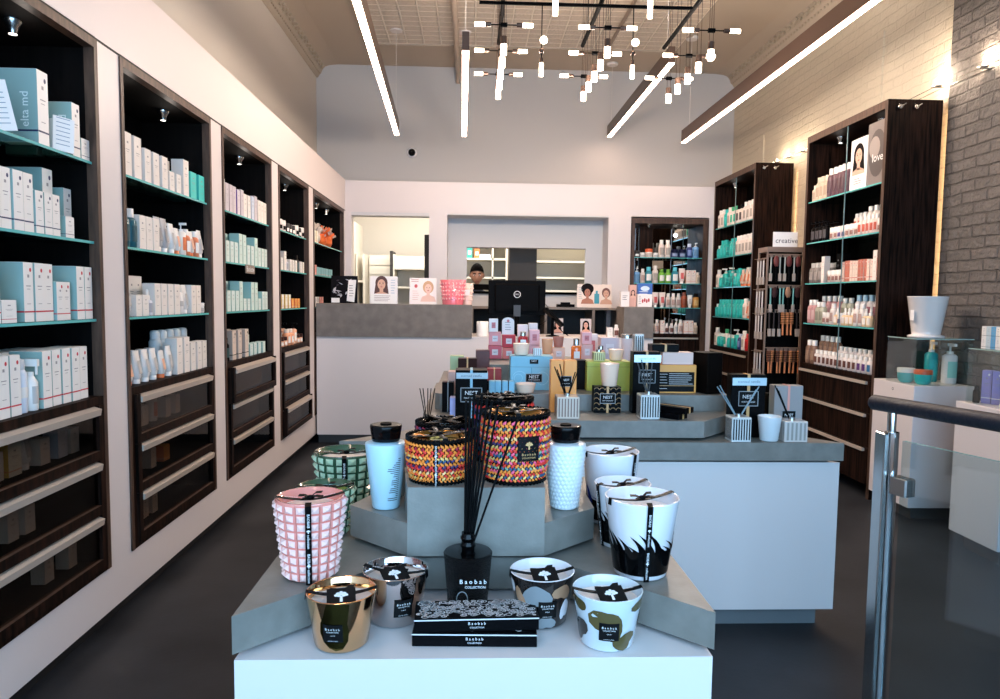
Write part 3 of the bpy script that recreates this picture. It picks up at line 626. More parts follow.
# small metal shelf tag hanging from third cabinet
sg = MB(); sg.box(0, .004, -.085, .085, -.05, 0, mat('bronze_tag', (128, 110, 98), .4, .3)); sg.text('Biolette', .045, m_text, T=Matrix(((0,0,1,.005),(1,0,0,0),(0,1,0,-.026),(0,0,0,1))))
tag(sg.build('shelf_tag', None, (XP-.011, 4.28, ZS[1]-.002)), 'small bronze brand tag on the second shelf edge of third wall cabinet', 'sign')

# ------------------------------------------------------------------ tall dark shelving towers against the brick wall
ZT = [2.008, 1.70, 1.396, 1.095, 0.79]
def tower(y0, y1, label):
    t = thing('shelving_tower', label, 'shelving', (2.53, y0, 0), 0, 'dark wood shelving towers by the brick wall')
    L = y1-y0; D = .345; b = .03
    s = MB(); s.box(.0, D, 0, b, .0, 2.50, m_wood, mm={'-x': m_woodf}); s.build('side_panel', t)  # lighter front edges: reflected light painted into the wood colour
    s = MB(); s.box(.0, D, L-b, L, .0, 2.50, m_wood, mm={'-x': m_woodf}); s.build('side_panel', t)
    s = MB(); s.box(0, D, b, L-b, 2.45, 2.50, m_wood, mm={'-x': m_woodf}); s.build('top_panel', t)
    s = MB(); s.box(D-.012, D, b, L-b, .05, 2.45, m_woodin); s.build('back_panel', t)
    s = MB(); s.box(.004, D-.012, b, L-b, ZT[4]-.03, ZT[4], m_wood); s.build('bottom_shelf', t)
    for z in ZT[:4]:
        g = MB(); g.box(.012, D-.014, b+.001, L-b-.001, z-.009, z, m_shelfglass, mm={'-x': m_tealedge}); g.build('glass_shelf', t)
    r = MB(); r.cyl((.010, L*.46, ZT[4]), (.010, L*.46, 2.45), .004, m_rod, 8); r.build('glass_support_rod', t)
    for q in (.25, .75):
        s = MB(); s.lathe([(.012, 0), (.016, .02), (.028, .035), (.028, .045)], m_chrome, 12, c=(.12, L*q, 2.405)); s.lathe([(0, -.002), (.012, -.001)], m_puck, 12, c=(.12, L*q, 2.405)); s.build('spotlight', t)
    for d, (a, c) in enumerate(((.55, .755), (.33, .545), (.09, .325))):
        o = MB().box(-.006, .012, b+.002, L-b-.002, a, c, m_wood).build('drawer', t)
        MB().box(-.024, -.006, b+.03, L-b-.03, c-.022, c-.004, m_lip).build('handle', o)
    point('tower_spot_light', (2.63, y0+L*.25, 2.37), .15, NEUT, .02); point('tower_spot_light', (2.63, y0+L*.75, 2.37), .15, NEUT, .02)
    return t
tower(4.29, 5.325, 'tall dark wood shelving tower with hair products, nearer the camera'); tower(6.30, 7.37, 'tall dark wood shelving tower with aqua bottles, farther, behind brush rack')
TA, TBn = 'nearer tower', 'farther tower'
SH5 = ['top shelf', 'second shelf', 'third shelf', 'fourth shelf', 'bottom shelf']
def trow(c, s, spec, y, **k):
    if y > (5.2, 7.2)[c] and 'KB' not in spec and 'KT' not in spec and 'PL' not in spec: k['end'] = (4.33, 6.34)[c]
    row(spec, ZT[s], y, -1, 2.55, -R9, SH5[s], (TA, TBn)[c], **k)
ya, yb = 5.28, 7.325
for s_, y0_, y1_, h_, lb in ((1, 4.33, 4.87, .049, 'clear acrylic riser under the rear bottles, second shelf of nearer tower'), (3, 4.34, 5.28, .029, 'clear acrylic riser under the rear bottles, fourth shelf of nearer tower'), (4, 4.34, 5.28, .034, 'clear acrylic riser under the rear bottles, bottom shelf of nearer tower')):
    tag(MB().box(2.648, 2.76, y0_, y1_, ZT[s_]+.001, ZT[s_]+h_, m_paper).build('shelf_riser'), lb.replace('clear acrylic', 'white'), 'riser', 'risers in the nearer tower')
trow(0, 0, 'NBs NB*3 PL*5', ya, gap=.0)
trow(0, 1, 'KB*4', ya, gap=.0); trow(0, 1, 'LJ*2 LJb*2 LJ*3 LT*2 LT*3 LJ', 4.99, gap=.003)
trow(0, 1, 'LT*3 WB*6', 4.86, back=.1, up_=.05, gap=.012); trow(0, 1, 'KB*3', ya-.01, back=.1)
trow(0, 2, 'GB*3 WTc _ LJ*4 CD2 CD1*2 CD2*3 CD1*3 CD2*2 WTc CD1', ya, gap=.004); trow(0, 2, 'GB*3 KT*2', ya-.02, back=.1)
trow(0, 3, 'PKB*2 SGB*2 LJ*2 WB YB LJb YB*3 WB*2 YB*2', ya, gap=.003); trow(0, 3, 'PKB*4 SGB*2 _ BCB*5', ya, back=.1, gap=.02, up_=.03)
trow(0, 4, 'BRB*2 WBS*10 WBV*2 WBU*2', ya, gap=.004); trow(0, 4, 'BRB*4 WBS*11', ya, back=.1, gap=.008, up_=.035)
trow(1, 0, 'WW*2 AB WW GW*2 WBc*2 WW*3 WBc', yb, gap=.006)
trow(1, 1, 'ABs AB*2 ABJ AB*2 WW*5 WW', yb, gap=.006); trow(1, 1, 'AB*6 WW*5', yb, back=.08)
trow(1, 2, 'WW ABs*1 AP ABJ AP ABs AB OT*3 WW', yb, gap=.006); trow(1, 2, 'AB*6 WW*4', yb, back=.08)
trow(1, 3, 'ABs AB*4 AB*3 AB WW OT*2', yb, gap=.004); trow(1, 3, 'AB*9', yb, back=.08)
trow(1, 4, 'WW ABs*2 GW ABs*2 AP NVB WW RB*2', yb, gap=.006)
def face(mb, cx, cz, s, skin, hair, long=True, y=-.0016, T=None):
    hm = cc(hair); sk = cc(skin); e = .0002
    mb.disc(cx, cz+.15*s, .62*s, .72*s, y, hm, 18, T)
    if long: mb.add([(cx-.6*s, y, cz), (cx-.75*s, y, cz-1.1*s), (cx+.75*s, y, cz-1.1*s), (cx+.6*s, y, cz)], [(0, 1, 2, 3)], hm, T=T)
    mb.add([(cx-.18*s, y-e, cz-.9*s), (cx+.18*s, y-e, cz-.9*s), (cx+.18*s, y-e, cz-.2*s), (cx-.18*s, y-e, cz-.2*s)], [(0, 1, 2, 3)], sk, T=T)
    mb.add([(cx-.9*s, y-e, cz-1.5*s), (cx+.9*s, y-e, cz-1.5*s), (cx+.7*s, y-e, cz-.95*s), (cx+.2*s, y-e, cz-.75*s), (cx-.2*s, y-e, cz-.75*s), (cx-.7*s, y-e, cz-.95*s)], [(0, 1, 2, 3, 4, 5)], sk, T=T)
    mb.disc(cx, cz, .4*s, .52*s, y-2*e, sk, 18, T)
    for q in (-1, 1): mb.disc(cx+q*.16*s, cz+.08*s, .07*s, .035*s, y-3*e, m_ink, 8, T); mb.add([(cx+q*.08*s, y-3*e, cz+.17*s), (cx+q*.26*s, y-3*e, cz+.17*s), (cx+q*.24*s, y-3*e, cz+.2*s), (cx+q*.1*s, y-3*e, cz+.2*s)], [(0, 1, 2, 3)], hm, T=T)
    mb.disc(cx, cz-.25*s, .12*s, .045*s, y-3*e, cc((176, 80, 80)), 8, T); mb.disc(cx, cz-.06*s, .04*s, .07*s, y-3*e, cc(tuple(int(v*.88) for v in skin)), 8, T)
def lines(mb, x0, x1, z0, n, dz, m, y=-.0014, hh=.004):
    for i in range(n): xx = x1-(x1-x0)*random.uniform(0, .3); mb.add([(x0, y, z0-i*dz), (xx, y, z0-i*dz), (xx, y, z0-i*dz+hh), (x0, y, z0-i*dz+hh)], [(0, 1, 2, 3)], m)
# portraits on the top shelf of the nearer tower
mb = MB(); mb.box(-.10, .10, 0, .03, 0, .34, m_paper); face(mb, 0, .22, .10, (206, 168, 146), (40, 32, 32)); mb.add([(-.1,-.002,0),(.1,-.002,0),(.1,-.002,.10),(-.1,-.002,.10)], [(0,1,2,3)], m_paper); lines(mb, -.05, .05, .07, 3, .015, m_ink, y=-.003)
tag(mb.build('portrait_card', None, (2.57, 4.665, ZT[0]+.001), -R9), 'portrait card of a dark-haired woman on the top shelf of nearer tower', 'poster')
mb = MB(); mb.box(-.108, .108, 0, .03, 0, .40, cc((120, 112, 108), .5)); mb.disc(.0, .2, .095, .15, -.001, cc((78, 72, 70)), 20); mb.disc(-.03, .24, .06, .07, -.0015, cc((150, 140, 134)), 16)
mb.text('love', .075, m_text, T=TF(.01, -.003, .17)); tag(mb.build('script_poster', None, (2.57, 4.452, ZT[0]+.001), -R9), 'dark photo card with white script lettering, right end of top shelf', 'poster')

# ------------------------------------------------------------------ rear mirrored shelf unit
t = thing('mirrored_shelf_unit', 'dark-framed mirrored shelf unit set in the rear wall', 'shelving', (1.66, YP-.0, 0))
L = .82; D = .26
s = MB(); s.box(0, .035, -.012, D, 0, 2.115, m_wood, mm={'-y': m_woodf}); s.box(L-.06, L, -.012, D, 0, 2.115, m_wood, mm={'-y': m_woodf}); s.box(.035, L-.06, -.012, D, 2.06, 2.115, m_wood, mm={'-y': m_woodf}); s.build('frame', t)
MB().box(.035, L-.06, D-.01, D, .4, 2.06, m_mirror).build('mirror_back', t)
MB().box(.14, .29, D-.03, D-.011, .88, 2.06, m_wood).build('wood_batten', t)
ZR = [1.707, 1.436, 1.179, .90]
for z in ZR[:3]: MB().box(.036, L-.061, 0, D-.012, z-.007, z, m_shelfglass, mm={'-y': m_tealedge}).build('glass_shelf', t)
MB().box(.036, L-.061, -.008, D-.012, ZR[3]-.03, ZR[3], m_wood).build('bottom_shelf', t)
for d, (a, c) in enumerate(((.62, .865), (.35, .61), (.08, .34))):
    o = MB().box(.036, L-.061, -.006, .012, a, c, m_wood).build('drawer', t); MB().box(.05, L-.08, -.02, -.006, c-.02, c-.004, m_lip).build('handle', o)
for q in (.25, .7): s = MB(); s.lathe([(.012, 0), (.02, .02), (.028, .03)], m_chrome, 12, c=(L*q, .1, 2.03)); s.build('spotlight', t)
point('niche_spot_light', (1.9, YP+.08, 1.98), .3, NEUT, .02); point('niche_spot_light', (2.25, YP+.08, 1.98), .3, NEUT, .02)
def nrow(s, spec, x, gap=.003, back=.0, y=None, z=None, place_=None, phr='rear mirrored shelf unit', shn=None):
    seq = []
    for tk in spec.split():
        k, n = tk.split('*') if '*' in tk else (tk, 1); seq += [k]*int(n)
    shn = shn or SHN[s]; n_ = COUNT.get((shn, phr), 0)
    for k in seq:
        if k == '_': x += .03; continue
        kind, p, look, wd = K[k]; n_ += 1
        yy = (YP+.02 if y is None else y)+back+(0 if kind == 'carton' else p['r'])
        place(kind, p, (x+wd/2, yy, (ZR[s] if z is None else z)+.0012), 0, '%s, %s from left, %s of %s' % (look, ORD[n_], shn, phr), '%ss on the %s of %s' % (NAMES[kind][0].replace('_', ' '), shn, phr)); x += wd+gap
    COUNT[(shn, phr)] = n_
    if phr == 'rear mirrored shelf unit' and x > 2.42: print('OVERRUN', shn, phr, spec, round(x, 3))
nrow(0, 'JB JW JO JW WW*2 NV NV NVB BLB', 1.705)
nrow(1, 'BLB WB TLB WW GRB*2 TLB WRT PCC*2 NBs', 1.705)
nrow(2, 'REDC WRT*3 WB*3 BRT TW AMB', 1.715)
nrow(3, 'PCC*3 WB*2 PCC WBS*2 SPW WB PCC*2 NBs', 1.73)

# ------------------------------------------------------------------ counter and back counter
t = thing('service_counter', 'long white service counter with grey raised ledge across the rear', 'counter', (0, 5.94, 0))
MB().box(XP+.016, 1.545, 0, .62, .08, .905, m_white).build('front_body', t)
MB().box(XP+.016, 1.50, .06, .55, 0, .08, mat('grey_plinth', (70, 64, 60), .5)).build('plinth', t)
MB().box(XP+.016, 1.545, .0, .62, .906, .925, m_white).build('worktop', t)
MB().bbox(XP+.016, -.007, -.012, .30, .915, 1.195, m_countgrey, .003).build('raised_ledge', t)
MB().bbox(1.288, 1.545, -.012, .30, .926, 1.195, m_countgrey, .003).build('raised_end_block', t)
t = thing('back_counter', 'dark back counter with open cubbies below the store window', 'counter', (0, 7.0, 0))
m_cubby = mat('dark_cubby', (24, 20, 19), .6); m_bcount = mat('taupe_counter_edge', (120, 110, 102), .5)
MB().box(-.02, 1.655, 0, .50, 1.150, 1.172, m_bcount).build('worktop', t)
s = MB()
for x in (-.02, .72, 1.20, 1.46): s.box(x, x+.025, 0, .50, 0, 1.15, m_bcount)
s.box(0, 1.64, .48, .499, 0, 1.15, m_cubby); s.box(0, 1.5, .01, .48, .62, .64, m_bcount); s.box(0, 1.64, .01, .48, 0, .02, m_cubby); s.build('cubby_frame', t)

def poster(name, x, y, z, w_, h, rz, label, bg, draw, lean=.06, thick=.004):
    """a printed card in a clear stand, leaning back slightly"""
    mb = MB(); T = Matrix.Rotation(-lean, 4, 'X')
    t2 = Matrix.Identity(4)
    mb.box(-w_/2, w_/2, 0, thick, 0, h, cc(bg, .35)); draw(mb)
    mb.v = [tuple(T @ Vector(p)) for p in mb.v]
    o = mb.build(name, None, (x, y, z+.001), rz)
    f = MB(); f.box(-w_/2-.003, w_/2+.003, .05, .06, 0, .004, m_clear); f.box(-w_/2, w_/2, .004, .06, 0, .003, m_clear); f.build('stand_foot', o)
    return tag(o, label, 'poster', 'beauty advertising cards on the counters')
ztop = 1.195
def d1(mb):
    for k in range(26):
        x, z = random.uniform(-.09, .07), random.uniform(.02, .2); a = random.random()*PI; L_ = random.uniform(.03, .06); w_ = .006
        mb.add([(x-L_*.5*math.cos(a), -.001, z-L_*.4*math.sin(a)), (x+w_, -.001, z-w_), (x+L_*.5*math.cos(a), -.001, z+L_*.4*math.sin(a)), (x-w_, -.001, z+w_)], [(0, 1, 2, 3)], cc((190, 186, 190) if k % 3 else (60, 50, 58)))
    mb.add([(.02,-.002,.02),(.085,-.002,.01),(.10,-.002,.20),(.035,-.002,.20)], [(0,1,2,3)], m_paper); lines(mb, .04, .08, .15, 5, .022, m_ink, y=-.003)
    mb.box(-.11, -.04, -.002, -.001, .005, .045, m_paper)
poster('advert_card', -1.10, 6.05, ztop, .225, .235, 0, 'black and white patterned advert card, leftmost on the grey ledge', (40, 34, 38), d1)
def d2(mb):
    face(mb, -.02, .165, .085, (214, 166, 140), (84, 50, 42)); mb.add([(-.11,-.003,.0),(.11,-.003,.0),(.11,-.003,.085),(-.11,-.003,.085)], [(0,1,2,3)], m_paper); lines(mb, -.08, .07, .065, 4, .014, cc((160, 140, 140)), y=-.004); lines(mb, .06, .1, .2, 6, .022, cc((150, 170, 190)), y=-.004)
poster('advert_card', -.765, 6.05, ztop, .235, .235, 0, 'advert card of a woman with long dark hair, second on the ledge', (236, 230, 228), d2)
def d3(mb):
    face(mb, .045, .135, .075, (232, 190, 172), (206, 160, 120), long=False); lines(mb, -.10, -.03, .21, 2, .018, cc((190, 120, 110)), y=-.002); mb.disc(-.06, .155, .014, .016, -.002, cc((206, 90, 90)), 12); lines(mb, -.09, -.03, .11, 5, .018, cc((220, 180, 170)), y=-.002)
poster('advert_card', -.43, 6.05, ztop, .23, .225, 0, 'advert card of a fair woman with hair tied back, on the ledge', (238, 226, 220), d3)
# pink woven tumbler set
def open_cup(mb, r0, r1, h, m, th=.004, seg=28, sq=None): mb.lathe([(r0, 0), (r1, h), (r1-th, h), (r0-th, th*1.5), (0.0001, th*1.5)], m, seg, sq=sq)
m_pinkg = glassmat('pink_glass', (240, 150, 160), .10, .1)
mb = MB(); m_pk = mat('pink_cup', (232, 116, 128), .2, coat=.5); open_cup(mb, .090, .112, .21, m_pk)
for k in range(11):
    for q in range(5): a = -PI+PI*(k+.5)/11; rr = .0935+.018*(q+1)/6; mb.ellip((rr*math.cos(a), rr*math.sin(a), .05+.032*q), (.007, .007, .009), mat('pink_light', (248, 186, 188), .3), 6, 4)
tag(mb.build('studded_vase', None, (-.172, 6.05, ztop+.001)), 'pink dimpled glass vase at the right end of the grey ledge', 'vase')
mb = MB(); m_bv = mat('beige_dimpled_glass', (230, 200, 188), .2, coat=.4); open_cup(mb, .042, .054, .185, m_bv)
for k in range(8):
    for q in range(4): a_ = -PI+PI*(k+.5)/8; rr_c = .044+.010*(q+1)/5; mb.ellip((rr_c*math.cos(a_), rr_c*math.sin(a_), .04+.034*q), (.006, .006, .008), m_bv, 6, 4)
mb.box(-.02, .02, -.056, -.052, .08, .13, m_paper); tag(mb.build('studded_vase', None, (-.050, 6.175, ztop+.001)), 'beige dimpled glass vase half behind the pink vase on the ledge', 'vase')
def d4(mb):
    face(mb, -.07, .15, .075, (176, 116, 90), (44, 32, 30), long=False); mb.disc(-.07, .19, .065, .055, -.0015, cc((44, 32, 30)), 16); face(mb, .12, .14, .07, (206, 160, 136), (110, 70, 60), long=False)
    mb.box(.0, .05, -.003, -.002, .04, .14, cc((60, 150, 170))); mb.box(.015, .035, -.003, -.002, .14, .17, cc((60, 150, 170))); lines(mb, -.16, -.12, .2, 7, .018, cc((120, 150, 160)), y=-.003)
poster('advert_card', 1.225, 7.05, 1.172, .35, .235, 0, 'wide advert card of two women and a blue bottle, on back counter', (232, 214, 200), d4)
def d5(mb): face(mb, 0, .09, .05, (200, 150, 130), (30, 24, 26)); lines(mb, -.04, .04, .02, 1, .01, m_ink, y=-.003)
for x, lb in ((.78, 'small portrait card behind the card reader, below the back counter'), (1.04, 'small dark portrait card right of the card reader')): poster('portrait_card', x, 6.40, .926, .10, .15, 0, lb, (190, 176, 172), d5)
# cartons at the right end of the counter
nb = lambda nm, x, y, w_, h, c, lb, draw=None: (lambda mb: (mb.box(-w_/2, w_/2, 0, .05, 0, h, cc(c)), draw(mb) if draw else lines(mb, -w_*.3, w_*.3, h*.7, 3, h*.12, m_ink, y=-.001, hh=.004), tag(mb.build(nm, None, (x, y, ztop+.001)), lb, 'box', 'cartons on the right end block of the counter')))(MB())
nb('carton', 1.320, 6.05, .075, .13, (232, 222, 218), 'white carton with dark print, left end of the grey end block')
nb('portrait_carton', 1.395, 6.08, .060, .19, (206, 160, 146), 'tall portrait carton with a womans face on the end block', lambda mb: face(mb, 0, .12, .030, (214, 170, 150), (70, 40, 36), y=-.001))
nb('wide_carton', 1.494, 6.05, .128, .110, (236, 228, 224), 'wide white carton with red leaf print on the end block', lambda mb: ([mb.disc(-.02+.018*k, .05+.008*(k % 2), .008, .018, -.001, cc((190, 60, 60)), 8) for k in range(4)], lines(mb, -.055, -.03, .09, 5, .016, m_ink, y=-.001, hh=.003)))
nb('blue_carton', 1.515, 6.14, .13, .205, (60, 100, 170), 'blue printed carton behind the wide white carton', lambda mb: (mb.disc(.0, .16, .04, .022, -.001, cc((200, 216, 226)), 16), lines(mb, -.05, .05, .13, 2, .02, m_text, y=-.001)))
nrow(0, 'CWS', 1.52, y=7.05, z=1.172, phr='dark back counter', shn='right end', gap=.02)
nrow(0, 'CWS WBS', 1.17, y=6.05, z=.926, phr='white counter worktop', shn='right end', gap=.01)
# white canister + black tape dispenser
tag(MB().lathe([(.05, 0), (.052, .005), (.052, .125), (.045, .128), (.045, .01), (0.0001, .01)], m_paper, 24).build('white_canister', None, (.085, 6.05, .926)), 'white open canister on the counter beside the grey ledge', 'canister')
# monitor seen from behind
t = thing('computer_monitor', 'black computer monitor seen from behind on the counter', 'monitor', (.392, 6.25, .926))
s = MB(); s.bbox(-.255, .255, 0, .03, .185, .490, m_black, .006); s.bbox(-.20, .20, -.03, 0.002, .22, .46, m_black, .012); s.build('screen_housing', t)
lg = MB(); n = 28; vs = [(r*math.cos(2*PI*k/n), -.0315, .365+r*math.sin(2*PI*k/n)) for r in (.031, .026) for k in range(n)]
lg.add(vs, [(k, (k+1) % n, n+(k+1) % n, n+k) for k in range(n)], m_text); lg.text('DELL', .018, m_text, T=TF(0, -.0316, .365)); lg.build('round_logo', t)
s = MB(); s.box(-.03, .03, -.055, -.03, .17, .27, mat('dark_grey_plastic', (52, 50, 50), .4)); s.cyl((0, -.03, .01), (0, -.03, .24), .02, m_black, 14); s.build('neck', t)
MB().bbox(-.12, .12, -.10, .10, 0, .012, m_black).build('base', t)
MB().path([(.26, .03, .28), (.30, .02, .22), (.26, .0, .13), (.15, -.02, .06)], .003, m_black).build('cable', t)
# card reader on an arm
t = thing('card_terminal', 'black tilted card terminal on a stand beside the monitor', 'card terminal', (.70, 6.12, .926))
T = Matrix.Translation((0, 0, .16)) @ Matrix.Rotation(.75, 4, 'Y') @ Matrix.Rotation(-.2, 4, 'X')
MB().bbox(-.11, .11, -.045, .045, 0, .025, m_black, .006, T=T).build('terminal_body', t)
MB().box(-.06, .07, -.03, .03, .0252, .026, mat('dim_screen', (90, 94, 98), .2), T=T).build('screen', t)
s = MB(); s.cyl((0, 0, .01), (0, 0, .16), .014, m_black); s.lathe([(.06, 0), (.06, .008), (.02, .014)], m_black, 20); s.path([(.05, 0, .08), (.09, -.01, .04), (.14, 0, .01)], .004, m_black); s.build('stand', t)
tag(MB().bbox(-.09, .09, -.05, .05, 0, .03, m_black, .005).box(-.05, .05, .0, .008, .03, .05, m_black).build('label_printer', None, (.955, 7.22, 1.173)), 'small black printer on the back counter by the wide card', 'printer')
# ------------------------------------------------------------------ store room contents
m_shelfw = mat('white_steel_shelf', (214, 206, 190), .5); m_dark = mat('charcoal_column', (52, 46, 42), .6)
def bookcase(name, label, x0, x1, y0, y1, zs, z1, up=(), backing=True, cat='shelving', axis='x'):
    t = thing(name, label, cat, (x0, y0, 0)); W, Dp = x1-x0, y1-y0; s = MB()
    s.box(0, .02, 0, Dp, 0, z1, m_shelfw); s.box(W-.02, W, 0, Dp, 0, z1, m_shelfw)
    for u in up: s.box(u, u+.02, 0, Dp, 0, z1, m_shelfw)
    if backing: s.box(0, W, Dp-.01, Dp, 0, z1, mat('shelf_backing', (226, 220, 208), .6))
    s.build('frame', t)
    for z in zs: MB().box(.02, W-.02, 0, Dp-.011, z-.012, z+.012, m_shelfw).build('shelf', t)
    return t
bookcase('storage_shelving', 'white storage shelving at the left side of store room', -1.75, -1.50, 7.75, 9.6, [.4, .8, 1.2, 1.55, 1.9], 2.2, backing=False)
bookcase('storage_shelving', 'low white shelving unit at the back of the store room', -1.02, -.36, 9.0, 9.4, [.3, .6, .9, 1.15, 1.38, 1.62], 1.80)
bookcase('storage_shelving', 'narrow white shelving joined to the slatted panel in store room', -1.49, -1.38, 9.0, 9.4, [.3, .7, 1.1, 1.45], 1.80)
t = thing('slatwall_panel', 'slatted cream display wall in the store room', 'wall panel', (-1.36, 9.3, 0)); s = MB(); s.box(0, .30, 0, .02, 0, 1.8, m_shelfw)
for k in range(14): s.box(0, .30, -.012, 0, .05+k*.125, .14+k*.125, m_shelfw)
s.build('slat_board', t); MB().box(.30, .335, -.3, .05, 0, 1.84, m_dark).build('dark_upright', t)
tag(MB().bbox(-.575, -.44, 8.3, 8.6, 0, 1.99, m_dark, .004).build('dark_column'), 'dark square column behind the left pass-through opening', 'column')
tag(MB().bbox(.42, .74, 8.2, 8.5, 0, 2.2, m_dark, .004).build('dark_cupboard'), 'dark tall cupboard in the middle of the store window', 'cupboard')
b1 = bookcase('storage_shelving', 'white shelving with boxes behind the person', -.22, .44, 9.1, 9.5, [.4, .8, 1.2, 1.52, 1.76, 2.05], 2.3, up=(.46,))
bookcase('storage_shelving', 'empty white shelving seen through the right half of store window', .74, 1.75, 9.1, 9.5, [.4, .8, 1.18, 1.36, 1.53, 1.74, 2.05], 2.3)
for x, c, h, lb in ((-.05, (60, 150, 140), .14, 'teal box on the store shelf, leftmost'), (.045, ORG, .12, 'orange box on the store shelf beside teal one'), (.115, WH, .05, 'small white box on the store shelf behind the person'), (.19, WH, .05, 'flat white box on the store shelf, right of the others')):
    tag(MB().box(-.035, .035, 0, .08, 0, h, cc(c)).box(-.02, .02, -.001, 0, h*.3, h*.7, cc(WH)).build('storage_box', None, (x, 9.14, 1.773)), lb, 'box')
tag(MB().box(-.04, .04, 0, .10, 0, .12, cc(ORG)).box(-.03, .03, -.001, 0, .03, .08, cc(WH)).build('storage_box', None, (-1.60, 8.3, 1.563)), 'orange box on the left store room shelving', 'box')
t = thing('exit_light', 'red-tinted strip light high in the store room', 'light', (-.95, 8.9, 2.42)); MB().box(-.21, .21, 0, .08, 0, .04, mat('red_strip', (236, 120, 100), .4, emit=(255, 120, 96), estr=1.2)).build('tube', t); MB().cyl((-.15, .04, .04), (-.15, .04, .48), .006, m_chrome).cyl((.15, .04, .04), (.15, .04, .48), .006, m_chrome).build('hanger', t)

# person behind the store window
def skin_mesh(name, pts, edges, rad, m, parent=None, loc=None, sub=2):
    me = bpy.data.meshes.new(name); me.from_pydata(pts, edges, []); o = bpy.data.objects.new(name, me); C.objects.link(o)
    md = o.modifiers.new('s', 'SKIN'); 
    for v, r in zip(me.skin_vertices[0].data, rad): v.radius = (r if isinstance(r, tuple) else (r, r))
    me.skin_vertices[0].data[0].use_root = True
    sb = o.modifiers.new('d', 'SUBSURF'); sb.levels = sub; sb.render_levels = sub
    dg = bpy.context.evaluated_depsgraph_get(); m2 = bpy.data.meshes.new_from_object(o.evaluated_get(dg)); o.modifiers.clear(); o.data = m2
    m2.materials.clear(); m2.materials.append(m); m2.polygons.foreach_set('use_smooth', [True]*len(m2.polygons))
    if parent: o.parent = parent
    if loc: o.location = loc
    return o
m_skin = mat('skin', (176, 124, 98), .5); m_hair = mat('black_hair', (12, 9, 8), .7, spec=.05)
t = thing('person', 'person with short black hair, head bowed, behind the store window', 'person', (.043, 8.10, 0))
pts = [(0,0,.92),(0,0,1.12),(0,.0,1.32),(0,0,1.40),(0,-.015,1.47),(.17,0,1.34),(.22,.0,1.08),(.19,-.16,.95),(.17,-.26,.97),(-.17,0,1.34),(-.22,0,1.08),(-.19,-.16,.95),(-.17,-.26,.97),(.09,0,.85),(.10,-.01,.48),(.10,0,.08),(.10,-.1,.04),(-.09,0,.85),(-.10,-.01,.48),(-.10,0,.08),(-.10,-.1,.04)]
ed = [(0,1),(1,2),(2,3),(3,4),(2,5),(5,6),(6,7),(7,8),(2,9),(9,10),(10,11),(11,12),(0,13),(13,14),(14,15),(15,16),(0,17),(17,18),(18,19),(19,20)]
rd = [(.15,.11),(.15,.11),(.14,.10),.055,.05,.06,.045,.035,.03,.06,.045,.035,.03,.09,.06,.04,.035,.09,.06,.04,.035]
pts = [(a, b, c*.955) for a, b, c in pts]
skin_mesh('clothed_body', pts, ed, rd, mat('navy_shirt', (40, 44, 58), .8), t)
hd = MB(); T = Matrix.Translation((0, -.02, 1.520)) @ Matrix.Rotation(.22, 4, 'X')
vs=[]; fs=[]; seg, ring = 20, 14
for i in range(ring+1):
    th = PI*i/ring
    for k in range(seg):
        a = 2*PI*k/seg; x = .074*math.sin(th)*math.cos(a); y = .092*math.sin(th)*math.sin(a); z = -.112*math.cos(th)
        if z < -.03: x *= 1+(z+.03)*4.2; y *= 1+(z+.03)*1.4
        if abs(x) < .02 and y < -.07 and -.04 < z < .02: y -= .022*(1-abs(x)/.02)*(1-abs(z+.02)/.05)
        if y < -.05 and .02 < abs(x) < .05 and 0 < z < .03: y += .008
        vs.append((x, y, z))
for i in range(ring):
    for k in range(seg): n=(k+1)%seg; fs.append((i*seg+k,i*seg+n,(i+1)*seg+n,(i+1)*seg+k))
hd.add(vs, fs, m_skin, True, T)
for q in (-1, 1):
    hd.ellip((q*.076, .005, -.005), (.012, .02, .03), m_skin, 8, 6, T); hd.ellip((q*.03, -.078, .012), (.014, .008, .006), m_text, 8, 5, T); hd.ellip((q*.03, -.083, .012), (.006, .005, .006), m_ink, 8, 5, T); hd.box(q*.03-.018, q*.03+.018, -.092, -.075, .027, .034, m_hair, T)
hd.ellip((0, -.08, -.062), (.022, .008, .007), mat('lips', (150, 86, 76), .5), 8, 5, T); hd.build('head', t)
ha = MB(); vs2 = []
for i in range(9):
    th = PI*.5+PI*.5*i/8
    for k in range(20):
        a = 2*PI*k/20; zz = -math.cos(th)*.118; off = .02*max(0, -math.sin(a))*(1-i/8)
        vs2.append((.080*math.sin(th)*math.cos(a), .100*math.sin(th)*math.sin(a)+.006, zz+.018+2.4*off*(1 if math.sin(a) < 0 else 0) - (.03 if math.sin(a) > 0 and i == 0 else 0)))
ha.add(vs2, [(i*20+k, i*20+(k+1)%20, (i+1)*20+(k+1)%20, (i+1)*20+k) for i in range(8) for k in range(20)], m_hair, True, T); ha.build('hair', t)

